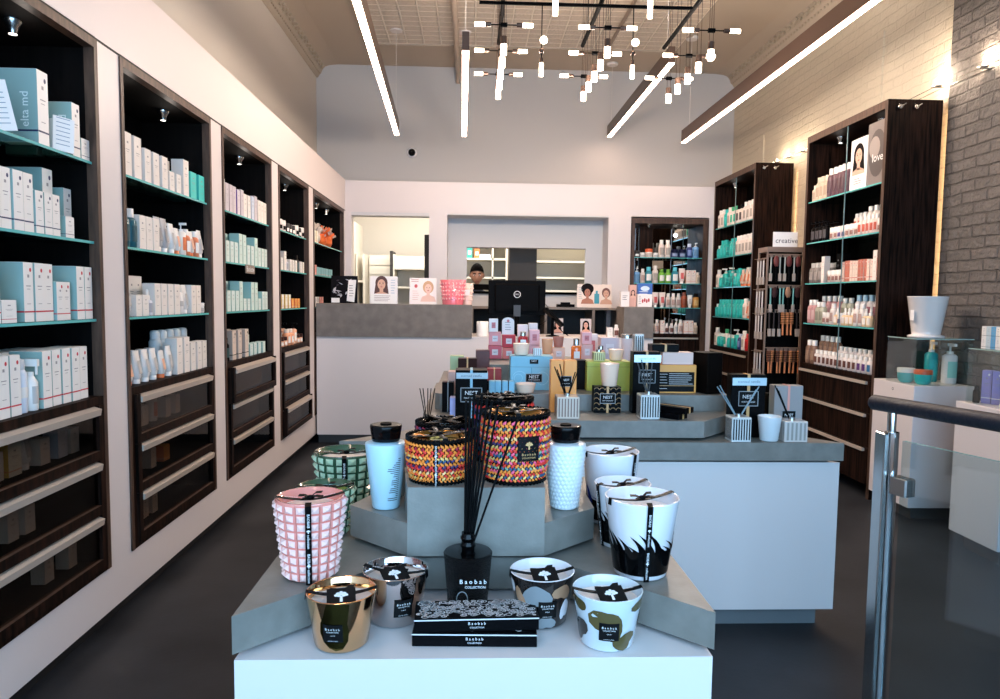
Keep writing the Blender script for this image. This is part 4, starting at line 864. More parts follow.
# ================================================================== DISPLAY ISLANDS
def island_front():
    t = thing('display_island', 'front display island, white base with stepped grey slabs', 'display table', (0, 0, 0), 0, 'stepped display islands')
    MB().box(-.385, .408, 1.121, 2.0, .08, .655, m_white).build('white_base', t)
    MB().box(-.33, .36, 1.19, 1.95, 0, .08, mat('grey_plinth', (70, 64, 60), .5)).build('plinth', t)
    P1 = [(-.387,1.118),(-.13,1.376),(.147,1.376),(.411,1.123),(.411,2.02),(-.387,2.02)]
    Pi = [(-.35,1.19),(-.13,1.40),(.147,1.40),(.37,1.19),(.37,1.98),(-.35,1.98)]
    MB().prism(Pi, .6551, .6655, m_gap).build('shadow_gap', t)
    MB().prism(P1, .6655, .73, m_grey).build('lower_slab', t)
    P2 = [(-.125,1.352),(.146,1.352),(.262,1.455),(.262,1.78),(-.205,1.78),(-.205,1.60),(-.257,1.475)]
    MB().prism([(-.11,1.40),(.13,1.40),(.23,1.49),(.23,1.75),(-.19,1.75),(-.19,1.60),(-.22,1.50)], .7301, .742, m_gap).build('shadow_gap', t)
    MB().prism(P2, .742, .808, m_grey).build('middle_slab', t)
    MB().prism([(-.1245,1.3515),(.1455,1.3515),(.152,1.50),(.15,1.72),(-.13,1.72),(-.145,1.50)], .742, .88, m_grey).build('top_block', t)
island_front()
def island_rear():
    t = thing('display_island', 'rear display island crowded with candles, white base with grey tiers', 'display table', (0, 0, 0), 0, 'stepped display islands')
    P = [(-.48,2.53),(1.390,2.53),(1.30,2.64),(1.27,2.74),(1.06,2.86),(1.06,3.75),(-.2,3.75),(-.2,2.80)]
    Pb = [(-.46,2.552),(1.388,2.552),(1.28,2.66),(1.25,2.74),(1.04,2.86),(1.04,3.72),(-.18,3.72),(-.18,2.82)]
    MB().prism(Pb, .08, .650, m_white).build('white_base', t)
    MB().prism([(-.40,2.605),(1.348,2.605),(1.0,2.85),(1.0,3.6),(-.15,3.6),(-.15,2.85)], 0, .08, mat('grey_plinth2', (104, 108, 110), .5)).build('plinth', t)
    MB().prism([(-.42,2.57),(1.35,2.57),(1.02,2.82),(1.02,3.7),(-.16,3.7),(-.16,2.82)], .650, .661, m_gap).build('shadow_gap', t)
    MB().prism(P, .661, .728, m_grey).build('lower_slab', t)
    MB().prism([(.0,2.60),(.84,2.60),(1.03,2.80),(1.03,3.6),(-.15,3.6),(-.15,2.80)], .7281, .739, m_gap).build('shadow_gap', t)
    MB().prism([(-.07,2.563),(.870,2.563),(1.06,2.76),(1.06,3.7),(-.19,3.7),(-.19,2.71)], .739, .802, m_grey).build('second_slab', t)
    MB().prism([(-.13,2.797),(1.03,2.797),(1.055,2.82),(1.055,3.68),(-.15,3.68),(-.15,2.82)], .8022, .868, m_grey).build('third_slab', t)
    MB().prism([(.068,3.16),(.86,3.16),(.86,3.66),(.068,3.66)], .8682, .952, m_grey).build('top_block', t)
    MB().box(-.1, 1.0, 3.40, 3.64, .8682, .94, m_countgrey).build('back_riser', t)
island_rear()

# ---------------------------------------------------------------- candles and vases
m_gold = mat('gold_mirror_glass', (248, 196, 146), .09, metal=1); m_silver = mat('silver_mirror_glass', (206, 198, 196), .07, metal=1)
m_goldd = mat('dark_gold', (150, 112, 60), .15, metal=1); m_whg = mat('milky_white_glass', (226, 224, 228), .18, coat=.5); m_blkg = mat('glossy_black_glass', (4, 4, 5), .12, spec=.2)
m_rib = mat('black_satin_ribbon', (5, 5, 6), .45, spec=.08); m_card = mat('black_card', (12, 12, 13), .6, spec=.15)
def cone_pt(r0, r1, h, a, z, off=.0005):
    r = r0+(r1-r0)*z/h+off; return (r*math.cos(a), r*math.sin(a), z)
def patch(mb, r0, r1, h, a, z, wa, wz, m, n=16, irr=.25, seed=0, off=.0005):
    rr = random.Random(seed); ph = rr.random()*6; c = cone_pt(r0, r1, h, a, z, off+.0002); vs = [c]
    for k in range(n):
        t = 2*PI*k/n; s = 1+irr*math.sin(2*t+ph)+irr*.6*math.sin(3*t+ph*2)
        zz = min(max(z+wz*s*math.sin(t), .001), h-.001); vs.append(cone_pt(r0, r1, h, a+wa*s*math.cos(t), zz, off))
    # ring halfway keeps the patch on the curved surface
    mid = [cone_pt(r0, r1, h, a+(math.atan2(v[1], v[0])-a+PI) % (2*PI)*.5-PI*.5 if False else a+(((math.atan2(v[1], v[0])-a+PI) % (2*PI))-PI)*.5, (z+v[2])/2, off+.0001) for v in vs[1:]]
    vs += mid; fs = []
    for k in range(n): j = (k+1) % n; fs += [(0, 1+n+k, 1+n+j), (1+n+k, 1+k, 1+j, 1+n+j)]
    mb.add(vs, fs, m, True)
def front_label(o, r0, r1, h, a, zc, wd, hg, word='B a o b a b', tree=False):
    """square black label lying on the cone wall, facing angle a"""
    tilt = math.atan2(r1-r0, h); r = r0+(r1-r0)*zc/h
    T = Matrix.Rotation(a+PI/2, 4, 'Z') @ Matrix.Translation((0, -r*math.cos(0)-.0002, zc)) @ Matrix.Rotation(tilt, 4, 'X')
    mb = MB(); n = 8; ha = wd/2/r; vs = []
    for k in range(n+1):
        q = -ha+2*ha*k/n
        for z in (-hg/2, hg/2): vs.append((r*math.sin(q), -(r*math.cos(q)-r)-.0009, z))
    mb.add(vs, [(2*k, 2*k+2, 2*k+3, 2*k+1) for k in range(n)], m_card, True, T)
    tx = MB()
    if tree: tree_logo(mb, T @ TF(0, -.0016, hg*.12), wd*.30, mat('gold_print', (226, 180, 120), .4)); mb.text(word, wd*.15, mat('gold_print', (226, 180, 120), .4), T=T @ TF(0, -.0016, -hg*.22)); mb.text('COLLECTION', wd*.10, mat('gold_print'), T=T @ TF(0, -.0016, -hg*.36))
    else: mb.text(word, wd*.17, m_text, T=T @ TF(0, -.0013, hg*.26)); mb.text('COLLECTION', wd*.10, m_text, T=T @ TF(0, -.0013, hg*.10)); mb.text('AURUM', wd*.07, m_text, T=T @ TF(0, -.0013, -hg*.1)); mb.text('SCENTED CANDLE', wd*.06, m_text, T=T @ TF(0, -.0013, -hg*.4))
    mb.build('front_label', o)
def tree_logo(mb, T, s, m):
    """small spreading tree mark"""
    mb.add([(-.12*s,-.5*s,0),(.12*s,-.5*s,0),(.10*s,.1*s,0),(-.10*s,.1*s,0)], [(0,1,2,3)], m, T=T)
    for x, y, r in ((0,.34,.24),(-.24,.36,.20),(.24,.36,.20),(-.42,.20,.16),(.42,.20,.16),(-.2,.14,.16),(.2,.14,.16),(0,.52,.14)):
        mb.add([(x*s+r*s*math.cos(2*PI*k/10), y*s+r*s*math.sin(2*PI*k/10)*.8, 0) for k in range(10)], [tuple(range(10))], m, T=T)
def ribbon_cross(o, R, h, ang, sag=.010, w_=.011, tag_=True, tails=True, rz_tag=0.2):
    """ribbon tied over the rim with a card tag lying on it and a knot"""
    ca, sa = math.cos(ang), math.sin(ang); n = 9; mb = MB()
    pts = [(R*ca*(1-2*k/(n-1)), R*sa*(1-2*k/(n-1)), h+.001-sag*math.sin(PI*k/(n-1))) for k in range(n)]
    mb.strip([(pts[0][0]*1.02, pts[0][1]*1.02, h-.012)]+pts+[(pts[-1][0]*1.02, pts[-1][1]*1.02, h-.012)], (-sa*w_, ca*w_, 0), .0012, m_rib)
    # white lettering along the ribbon
    for s in (-1, 1):
        T = Matrix.Translation((s*R*.55*ca, s*R*.55*sa, h+.0035-sag*.62)) @ Matrix.Rotation(ang, 4, 'Z') @ Matrix.Rotation(-s*sag/R*.9*1.0, 4, 'Y')
        mb.text('BAOBAB', w_*.55, m_text, T=T)
    if tails:
        kz = h-sag+.004
        mb.ellip((0, .0, kz), (.008, .006, .005), m_rib, 8, 6)
        for dx, dy, dz in ((-.022, .004, .004), (.020, .010, .007), (-.014, -.010, .001), (.024, -.006, .003)):
            mb.strip([(0, 0, kz), (dx*.5, dy*.5, kz+dz*1.1), (dx, dy, kz+dz)], (.001, .009, .001), .0012, m_rib)
    mb.build('ribbon', o)
    if tag_:
        c = MB(); T = Matrix.Translation((.004, -R*.42, h-sag+.003)) @ Matrix.Rotation(rz_tag, 4, 'Z') @ Matrix.Rotation(.42, 4, 'X')
        w2 = R*.40; c.box(-w2, w2, -R*.42, R*.40, 0, .001, m_card, T); tree_logo(c, T @ Matrix.Translation((0, R*.06, .0014)), R*.34, m_text); c.text('BAOBAB', R*.15, m_text, T=T @ Matrix.Translation((0, -R*.24, .0014))); c.build('logo_tag', o)
def ribbon_down(mb_o, R0, R1, h, a, w_=.008, word=True, ztop=None):
    mb = MB(); ztop = ztop or h; r0, r1 = R0+.002, R1+.002
    pts = [((r1-.012)*math.cos(a), (r1-.012)*math.sin(a), h+.003)]+[((r0+(r1-r0)*z/h)*math.cos(a), (r0+(r1-r0)*z/h)*math.sin(a), z) for z in (h, h*.66, h*.33, .001)]
    mb.strip(pts, (-math.sin(a)*w_, math.cos(a)*w_, 0), .001, m_rib)
    if word:
        Tb = Matrix.Rotation(a+PI/2, 4, 'Z')
        for k, (tx, z) in enumerate((('BAOBAB', .82), ('collection', .56), ('BAOBAB', .32), ('collection', .12))):
            r = r0+(r1-r0)*z; T = Tb @ Matrix.Translation((0, -r-.0022, z*h)) @ Matrix.Rotation(math.atan2(r1-r0, h), 4, 'X')
            mb.text(tx, w_*.62, m_text, T=T @ TFR(0, 0, 0))
            if k in (1, 3): tree_logo(mb, T @ TF(0, -.0004, h*.125), w_*.55, m_text)
    mb.build('ribbon', mb_o)
def glass_candle(name, label, x, y, z, r0, r1, h, m_out, m_in, lab_a=-PI/2, seed=0, patches=(), rib_a=.1, cat='candle', group='small scented candles in the front row', tree=False, rz_tag=.2, foot=None, lz=.42):
    t = thing(name, label, cat, (x, y, z+.0012), 0, group)
    mb = MB(); th = .003; mb.lathe([(r0*.90, 0), (r0, .004), (r1, h)], m_out, 40); 
    mb2 = MB(); mb.lathe([(r1, h), (r1-th*.5, h+.0012), (r1-th, h), (r1-th-(r1-r0)*.3, h*.72)], m_in, 40)
    for i, (a, zz, wa, wz, m) in enumerate(patches): patch(mb, r0, r1, h, a, zz, wa, wz, m, seed=seed+i)
    # drop closing caps the lathe made inside the mouth
    mb.build('glass', t)
    wx = MB(); ri = r1-th-(r1-r0)*.26; wx.lathe([(0.0001, h*.80), (ri, h*.80)], m_wax, 32); wx.cyl((0, 0, h*.80), (0, 0, h*.87), .001, m_wax, 6); wx.build('wax', t)
    ribbon_cross(t, r1, h+.001, rib_a, rz_tag=rz_tag)
    front_label(t, r0, r1, h, lab_a, h*lz, r1*.62, r1*.56)
    return t
# lathe closing caps would seal the mouths: override with an open version
def open_lathe(s, prof, m, seg=40, T=None):
    vs = [(r*math.cos(2*PI*k/seg), r*math.sin(2*PI*k/seg), z) for r, z in prof for k in range(seg)]
    fs = [(i*seg+k, i*seg+(k+1) % seg, (i+1)*seg+(k+1) % seg, (i+1)*seg+k) for i in range(len(prof)-1) for k in range(seg)]
    return s.add(vs, fs, m, True, T)
def glass_shell(mb, r0, r1, h, m_out, m_in, th=.003, seg=40, depth=.25):
    open_lathe(mb, [(0.0001, 0), (r0*.92, 0), (r0, .004), (r1, h)], m_out, seg)
    open_lathe(mb, [(r1, h), (r1-th*.5, h+.0012), (r1-th, h), (r1-th-(r1-r0)*depth, h*(1-depth))], m_in, seg)
def glass_candle(name, label, x, y, z, r0, r1, h, m_out, m_in, lab_a=-PI/2, seed=0, patches=(), rib_a=.1, group='small scented candles in the front row', rz_tag=.2, lz=.42):
    t = thing(name, label, 'candle', (x, y, z+.0012), 0, group)
    mb = MB(); glass_shell(mb, r0, r1, h, m_out, m_in, depth=.2)
    for i, (a, zz, wa, wz, m) in enumerate(patches): patch(mb, r0, r1, h, a, zz, wa, wz, m, seed=seed+i)
    mb.build('glass', t)
    wx = MB(); ri = r1-.003-(r1-r0)*.2; open_lathe(wx, [(0.0001, h*.80), (ri, h*.80)], m_wax, 32); wx.cyl((0, 0, h*.80), (0, 0, h*.87), .001, m_wax, 6); wx.build('wax', t)
    ribbon_cross(t, r1, h+.001, rib_a, rz_tag=rz_tag); front_label(t, r0, r1, h, lab_a, h*lz, r1*.56, r1*.54)
    return t
ZB, Z1s, Z2s, Z3s = .655, .73, .808, .88
m_khaki = mat('olive_gold_inlay', (112, 100, 52), .12, metal=1)
glass_candle('scented_candle', 'polished gold glass candle, leftmost in the front row', -.221, 1.180, ZB, .046, .060, .092, m_gold, m_gold, lab_a=-PI/2-.1, rib_a=.15,
             patches=[(-PI/2-.02, .056, .55, .044, m_khaki)])
glass_candle('scented_candle', 'polished silver mirror glass candle behind the gold one', -.139, 1.270, ZB, .047, .061, .094, m_silver, m_silver, lab_a=-PI/2+.38, rib_a=-.25, rz_tag=.5)
m_brn = mat('brown_marble', (96, 66, 46), .2, coat=.5); m_greyp = mat('grey_crackle', (128, 132, 134), .3); m_dkb = mat('black_brown_marble', (26, 20, 18), .15, coat=.5); m_clearish = mat('tan_glass', (168, 128, 98), .1, coat=.5)
glass_candle('scented_candle', 'brown and grey marbled glass candle, second from the right in front row', .133, 1.262, ZB, .046, .060, .094, m_dkb, m_whg, lab_a=-PI/2+.1, rib_a=.1,
             patches=[(-1.85, .062, .42, .026, m_greyp), (-1.5, .014, .3, .014, m_greyp), (-2.45, .05, .22, .022, m_clearish), (-2.2, .022, .3, .012, m_brn), (-.95, .07, .3, .016, m_clearish), (-.75, .035, .18, .022, m_whg), (-2.9, .075, .2, .012, m_whg), (1, .05, 1, .03, m_brn)], seed=3)
m_oliv = mat('olive_brown_patch', (92, 80, 48), .2, coat=.5); m_ww = mat('white_glass_candle', (206, 216, 222), .12, coat=.8)
glass_candle('scented_candle', 'white glass candle with olive-brown patches, rightmost in the front row', .239, 1.178, ZB, .047, .061, .094, m_ww, m_ww, lab_a=-PI/2-.12, rib_a=.05,
             patches=[(-1.75, .052, .48, .028, m_oliv), (-2.75, .080, .34, .011, m_oliv), (-.5, .080, .42, .012, m_oliv), (-2.75, .034, .26, .022, m_dkb), (-1.15, .020, .42, .014, m_oliv), (-.25, .045, .2, .02, m_oliv), (.8, .05, .3, .03, m_oliv), (2, .05, .3, .03, m_oliv)], seed=11)
# reed diffuser
t = thing('reed_diffuser', 'black textured glass bottle with long black reeds, front centre', 'reed diffuser', (-.005, 1.300, ZB+.0012))
mb = MB(); m_tex = mat('black_scaled_glass', (5, 5, 6), .22, bump=(420, 1.0), spec=.25)
mb.lathe([(.034, 0), (.037, .004), (.0455, .107), (.0465, .113), (.044, .116)], m_tex, 40); mb.lathe([(.044, .116), (.013, .118)], m_blkg, 40); mb.build('bottle', t)
nk = MB(); nk.lathe([(.0125, .117), (.0125, .124), (.0148, .126), (.0148, .130), (.0125, .132), (.0125, .138), (.0148, .140), (.0148, .144), (.0125, .146), (.0125, .152)], m_blkg, 20); nk.build('neck', t)
lt = MB(); lt.text('B a o b a b', .0115, m_text, T=TF(.010, -.0468, .074)); lt.text('COLLECTION', .0062, m_text, T=TF(.014, -.0452, .063))
for k in range(40): a = 2*PI*k/40; lt.box(-.0008, .0008, 0, .0003, -.0008, .0008, m_greyp, T=Matrix.Translation((-.010+.010*math.cos(a), -.0435, .040+.014*math.sin(a))))
lt.build('printed_lettering', t)
for k, (dx, dy, L_) in enumerate(((.000, .01, .262), (.006, -.006, .27), (.012, .012, .278), (.018, -.01, .272), (.024, .01, .275), (.032, .0, .268), (.040, .012, .262), (.050, .02, .25), (.085, .01, .225))):
    m_ = MB(); x0 = -.006+.0015*k; m_.cyl((x0, 0, .12), (x0+dx, dy, .145+L_*.98), .0022, m_rib, 8); m_.build('reed', t)
t['label'] = 'black textured glass bottle with long black reeds, front centre'
# stacked long boxes
m_boxb = mat('black_gift_box', (6, 6, 8), .4, spec=.06); m_ring = mat('silver_ring_print', (214, 214, 216), .4)
def long_box(x, y, z, rz, label, rings):
    o = MB().bbox(-.107, .107, 0, .072, 0, .0235, m_boxb, .0012).build('gift_box', None, (x, y, z), rz); tag(o, label, 'box', 'long black gift boxes at the front')
    p = MB(); p.text('B a o b a b', .0070, m_text, T=TF(.0, -.0008, .0135)); p.text('COLLECTION', .004, m_text, T=TF(.0, -.0008, .0065)); rr = random.Random(4)
    for k in range(rings):
        cx, cy, r = rr.uniform(-.10, .10), rr.uniform(.005, .067), rr.uniform(.003, .0065); n = 12
        vs = [(cx+q*math.cos(2*PI*j/n), cy+q*.8*math.sin(2*PI*j/n), .0242) for q in (r, r-.0016) for j in range(n)]
        p.add(vs, [(j, (j+1) % n, n+(j+1) % n, n+j) for j in range(n)], m_ring)
    p.build('printed_pattern', o)
    b = MB(); b.box(-.1072, .1072, -.0006, .0, .0195, .0215, m_ring); b.build('foil_edge', o)
long_box(.008, 1.158, ZB+.0012, -.03, 'long black gift box, lower of the two stacked at front', 70)
long_box(.012, 1.163, ZB+.0262, .035, 'long black gift box with silver ring print, upper of two stacked', 300)

# studded vases
def studded(label, x, y, z, r0, r1, h, m_out, m_tip, rows, cols, stud=.010, rz=0, ribbon=True, m_in=None):
    t = thing('studded_candle', label, 'candle', (x, y, z+.0012), rz, 'studded candle vases on the front island')
    mb = MB(); open_lathe(mb, [(0.0001, 0), (r0*.94, 0), (r0-.001, .003), (r1-.001, h-.004), (r1+.001, h), (r1-.004, h), (r1-.008, h*.80)], m_out, 48)
    # rounded lip follows the studs
    for i in range(rows):
        za, zb = h*.965*i/rows+.002, h*.965*(i+1)/rows+.002
        for k in range(cols):
            a0 = 2*PI*(k)/cols; a1 = 2*PI*(k+1)/cols; am = (a0+a1)/2; zm = (za+zb)/2; g = .03*(a1-a0)
            ra, rb, rm = r0+(r1-r0)*za/h, r0+(r1-r0)*zb/h, r0+(r1-r0)*zm/h
            q = [(ra*math.cos(a0+g), ra*math.sin(a0+g), za), (ra*math.cos(a1-g), ra*math.sin(a1-g), za), (rb*math.cos(a1-g), rb*math.sin(a1-g), zb), (rb*math.cos(a0+g), rb*math.sin(a0+g), zb)]
            R_ = rm+stud; f = .14; apex = []
            for v in q: ang = math.atan2(v[1], v[0]); dd = ((ang-am+PI) % (2*PI))-PI; apex.append((R_*math.cos(am+dd*f), R_*math.sin(am+dd*f), zm+(v[2]-zm)*f))
            cq = [sum(v[i] for v in q)/4 for i in range(3)]; mid = []
            for v in q: w3 = [cq[i]+(v[i]-cq[i])*.74 for i in range(3)]; rr3 = math.hypot(w3[0], w3[1]); k3 = (rm+stud*.42)/rr3; mid.append((w3[0]*k3, w3[1]*k3, w3[2]))
            mb.add(q+mid, [(0,1,5,4),(1,2,6,5),(2,3,7,6),(3,0,4,7)], m_out); mb.add(mid+apex, [(0,1,5,4),(1,2,6,5),(2,3,7,6),(3,0,4,7),(4,5,6,7)], m_tip)
    mb.build('vase_body', t)
    w_ = MB(); open_lathe(w_, [(0.0001, h*.86), (r1-.006, h*.86)], m_wax if m_in is None else m_in, 32); w_.build('wax', t)
    if ribbon: ribbon_cross(t, r1, h+.002, .2, tag_=False); ribbon_down(t, r0+stud, r1+stud, h, -PI/2+.12, w_=.011)
    return t
m_pinkc = mat('glossy_pink_ceramic', (232, 146, 132), .16, coat=.9); m_pinkt = mat('pink_facet_highlight', (250, 206, 196), .14, coat=.9)  # deeper pink in grooves, paler facets: highlights painted into the colour
m_grc = mat('glossy_green_glass', (52, 82, 58), .15, coat=.9); m_grt = mat('green_facet_highlight', (170, 194, 160), .12, coat=.9); m_lime = mat('lime_lip', (120, 150, 50), .3)  # dark green grooves with pale facets, the highlights painted in as colour
studded('pale pink studded glass candle at the left of front island', -.299, 1.292, Z1s, .044, .062, .150, m_pinkc, m_pinkt, 9, 17, .0082, rz=.05)
studded('dark green studded glass candle, tallest behind the blue bottle', -.312, 1.735, Z1s, .056, .078, .137, m_grc, m_grt, 7, 18, .008)
studded('short green studded candle with lime rim behind the pink one', -.320, 1.525, Z1s, .046, .062, .106, m_grc, m_grt, 6, 16, .007, m_in=m_lime)
# tapered lotion bottles with black caps
def lotion(label, x, y, z, m, bumps=False, lines_=False):
    t = thing('diffuser_bottle', label, 'bottle', (x, y, z+.0012), 0, 'tapered bottles with black caps on the front island')
    mb = MB(); mb.lathe([(.027, 0), (.029, .003), (.0435, .134), (.0430, .137), (.036, .1385), (.016, .139), (.016, .146)], m, 40)
    if bumps:
        for i in range(15):
            for k in range(24):
                a = 2*PI*(k+.5*(i % 2))/24; zz = .006+.0088*i; r = .029+.0145*zz/.134; w2 = 2*PI/24*.5; dz = .0052
                q = [(r*math.cos(a-w2), r*math.sin(a-w2), zz), (r*math.cos(a), r*math.sin(a), zz-dz), (r*math.cos(a+w2), r*math.sin(a+w2), zz), (r*math.cos(a), r*math.sin(a), zz+dz), ((r+.0026)*math.cos(a), (r+.0026)*math.sin(a), zz)]
                mb.add(q, [(0,1,4),(1,2,4),(2,3,4),(3,0,4)], m, True)
    mb.build('bottle', t)
    c_ = MB(); c_.lathe([(.0285, .142), (.0295, .144), (.0335, .172), (.033, .175), (.029, .176)], m_blkg, 32); c_.lathe([(.012, .1765), (.012, .178)], m_blackm, 20); c_.build('cap', t)
    if lines_:
        l_ = MB(); rr = random.Random(2)
        for k in range(22):
            zz = .020+.0042*k; r = .029+.0145*zz/.134+.0006; L_ = rr.uniform(.15, .75); a0 = -PI/2+.95; n = 5; vs = []
            for j in range(n+1): a = a0-L_*j/n; vs += [(r*math.cos(a), r*math.sin(a), zz), (r*math.cos(a), r*math.sin(a), zz+.0014)]
            l_.add(vs, [(2*j, 2*j+1, 2*j+3, 2*j+2) for j in range(n)], m_ink, True)
        l_.build('printed_lines', t)
m_pblue = mat('pale_blue_lacquer', (176, 210, 222), .3); m_wtex = mat('white_dimpled_porcelain', (216, 222, 224), .3, coat=.3)
lotion('smooth pale blue tapered bottle with black cap on middle slab', -.180, 1.462, Z2s, m_pblue, lines_=True)
lotion('white dimpled tapered bottle with black cap right of basket', .199, 1.462, Z2s, m_wtex, bumps=True)
# woven baskets
WV = [mat('raffia_%d' % i, c, .6) for i, c in enumerate(((246, 140, 50), (226, 52, 40), (244, 96, 130), (232, 190, 110), (44, 80, 110), (160, 30, 60), (246, 200, 140), (64, 44, 90), (120, 156, 130)))]
def basket(label, x, y, z, r0, r1, h, rows, cols, pal, rib_a, lab=None, seed=0, dark=False):
    t = thing('woven_candle', label, 'candle', (x, y, z+.0012), 0, 'woven candle baskets on the top block'); rr = random.Random(seed)
    mb = MB(); open_lathe(mb, [(0.0001, .0), (r0, .0), (r0+.002, .004), (r1, h), (r1-.005, h), (r1-.008, h*.7)], m_blackm, 40)
    for i in range(rows):
        z0 = h*.04+h*.90*i/rows; dz = h*.90/rows; pr = pal[i % len(pal)]
        for k in range(cols):
            bulge = .003*math.sin(PI*(i+.5)/rows); a = 2*PI*(k+.5*(i % 2))/cols; wa = 2*PI/cols*.40; r = r0+(r1-r0)*(z0)/h+.0015+bulge; sl = dz*.35*(1 if i % 2 else -1); m_ = WV[pr[k % len(pr)] if rr.random() < .8 else rr.choice(pr)]
            vs = []
            for aa, q in ((a-wa, -1), (a, 0), (a+wa, 1)):
                rb = r+(.0028 if q == 0 else 0)
                vs += [(r*math.cos(aa), r*math.sin(aa), z0+sl*q), (rb*math.cos(aa)*1.0+(.0022*math.cos(aa)), rb*math.sin(aa)+(.0022*math.sin(aa)), z0+dz*.5+sl*q), (r*math.cos(aa), r*math.sin(aa), z0+dz*.98+sl*q)]
            mb.add(vs, [(0,3,4,1),(3,6,7,4),(1,4,5,2),(4,7,8,5)], m_, True)
    mb.build('woven_body', t)
    n = 44
    for j, (zz, rt) in enumerate(((h+.001, r1+.001), (.004, r0+.004))):
        rm = MB()
        for k in range(n):
            a0, a1 = 2*PI*k/n, 2*PI*(k+1.5)/n
            rm.cyl((rt*math.cos(a0), rt*math.sin(a0), zz-.003), (rt*math.cos(a1), rt*math.sin(a1), zz+.003), .0028, m_rib, 6)
        rm.build(('braided_rim', 'braided_base')[j], t)
    g = MB(); open_lathe(g, [(r1-.010, h*.72), (r1-.009, h+.003), (r1-.012, h+.003), (r1-.013, h*.74)], m_goldd if not dark else m_smoke, 32); open_lathe(g, [(0.0001, h*.80), (r1-.013, h*.80)], m_wax, 32); g.build('inner_glass', t)
    ribbon_cross(t, r1-.002, h+.006, rib_a, sag=.004, tag_=False, w_=.011); ribbon_cross(t, r1-.002, h+.008, rib_a+1.3, sag=.004, tag_=False, tails=False, w_=.010)
    if lab is None: ribbon_down(t, r0+.004, r1+.002, h, -PI/2-.05, w_=.009)
    else: front_label(t, r0+.008, r1+.007, h, lab, h*.55, .046, .050, tree=True)
P1 = [(0,), (0, 3), (1, 0), (0, 6), (5, 1), (1, 7), (0,), (4, 0, 7), (3, 0), (1, 0), (0, 1), (5, 0)]
P2_ = [(1, 0), (4, 3), (0, 1), (2, 0), (3, 4, 8), (1, 0), (2, 1, 7), (0, 3), (4, 1), (2, 8), (1, 0), (2, 0, 3), (4, 7), (0, 1), (2, 6), (1, 0)]
basket('low orange striped woven candle basket, left on the top block', -.066, 1.421, Z3s, .056, .066, .086, 13, 48, P1, .5)
basket('tall multicoloured woven candle basket with black label',   .090, 1.424, Z3s, .059, .068, .136, 20, 50, P2_, .3, lab=-PI/2+.32, seed=5)
basket('dark woven candle basket behind the low orange one', -.062, 1.575, Z3s, .052, .063, .088, 11, 30, [(7,), (7, 5), (7,)], .9, seed=7, dark=True)
basket('dark-rimmed woven candle basket behind the tall multicoloured one', .072, 1.60, Z3s, .058, .068, .140, 14, 32, [(7,), (1, 7), (7, 4)], .1, seed=8, dark=True)
# feather candles
def feather(label, x, y, z, r0, r1, h, m_f, seed, ra=-PI/2, rz=0, m_f2=None):
    t = thing('feather_candle', label, 'candle', (x, y, z+.0012), rz, 'tall white candles with dark feather pattern'); rr = random.Random(seed)
    mb = MB(); open_lathe(mb, [(0.0001, 0), (r0*.93, 0), (r0, .003), (r1, h)], m_whg, 48); open_lathe(mb, [(r1, h), (r1-.002, h+.001), (r1-.004, h), (r1-.010, h*.7)], m_whg, 48)
    open_lathe(mb, [(r0+.0006+(r1-r0)*zz/h, zz) for zz in (.010, .03, .058)], m_f, 48)
    n = 26
    for k in range(n):
        a = 2*PI*k/n+rr.uniform(-.05, .05); H = rr.uniform(.40, .70)*h; lean = rr.uniform(-.5, -.2); vs = []
        for j in range(7):
            u = j/6; zz = .053+(H-.053)*u; wa = .15*(1-u)**.7; c = a+lean*u*u+.0
            off = .0009+.00015*(k % 4); vs += [cone_pt(r0, r1, h, c-wa, zz, off), cone_pt(r0, r1, h, c+wa, zz-.004*(1-u), off)]
        mb.add(vs, [(2*j, 2*j+1, 2*j+3, 2*j+2) for j in range(6)], m_f2 if (m_f2 and k % 2) else m_f, True)
    mb.build('glass', t)
    w_ = MB(); open_lathe(w_, [(0.0001, h*.84), (r1-.009, h*.84)], m_wax, 32); w_.cyl((0, 0, h*.84), (0, 0, h*.9), .001, m_wax, 6); w_.build('wax', t)
    ribbon_cross(t, r1, h+.002, .35, tag_=False, w_=.010); ribbon_down(t, r0, r1, h, ra, w_=.010)
feather('large white candle with black feather pattern, right on lower slab', .325, 1.298, Z1s, .050, .070, .148, m_blkg, 4, ra=-PI/2-.02)
m_navy = mat('cobalt_feather', (24, 44, 120), .2, coat=.6)
feather('white candle with blue-black feathers behind the dimpled bottle', .328, 1.615, Z1s, .050, .066, .166, m_blkg, 9, ra=-PI/2+.75, m_f2=m_navy)
feather('white candle with black feathers, mostly hidden behind the large one', .322, 1.455, Z1s, .044, .060, .132, m_blkg, 12, ra=-PI/2-1.2)
tag(MB().lathe([(.028, 0), (.03, .003), (.036, .10), (.034, .104)], mat('cream_ceramic', (220, 210, 196), .3), 28).ellip((.0, -.034, .06), (.012, .003, .012), m_ink, 10, 6).build('cream_candle', None, (-.179, 1.555, Z2s+.0012)), 'small cream candle with black emblem between blue bottle and basket', 'candle')

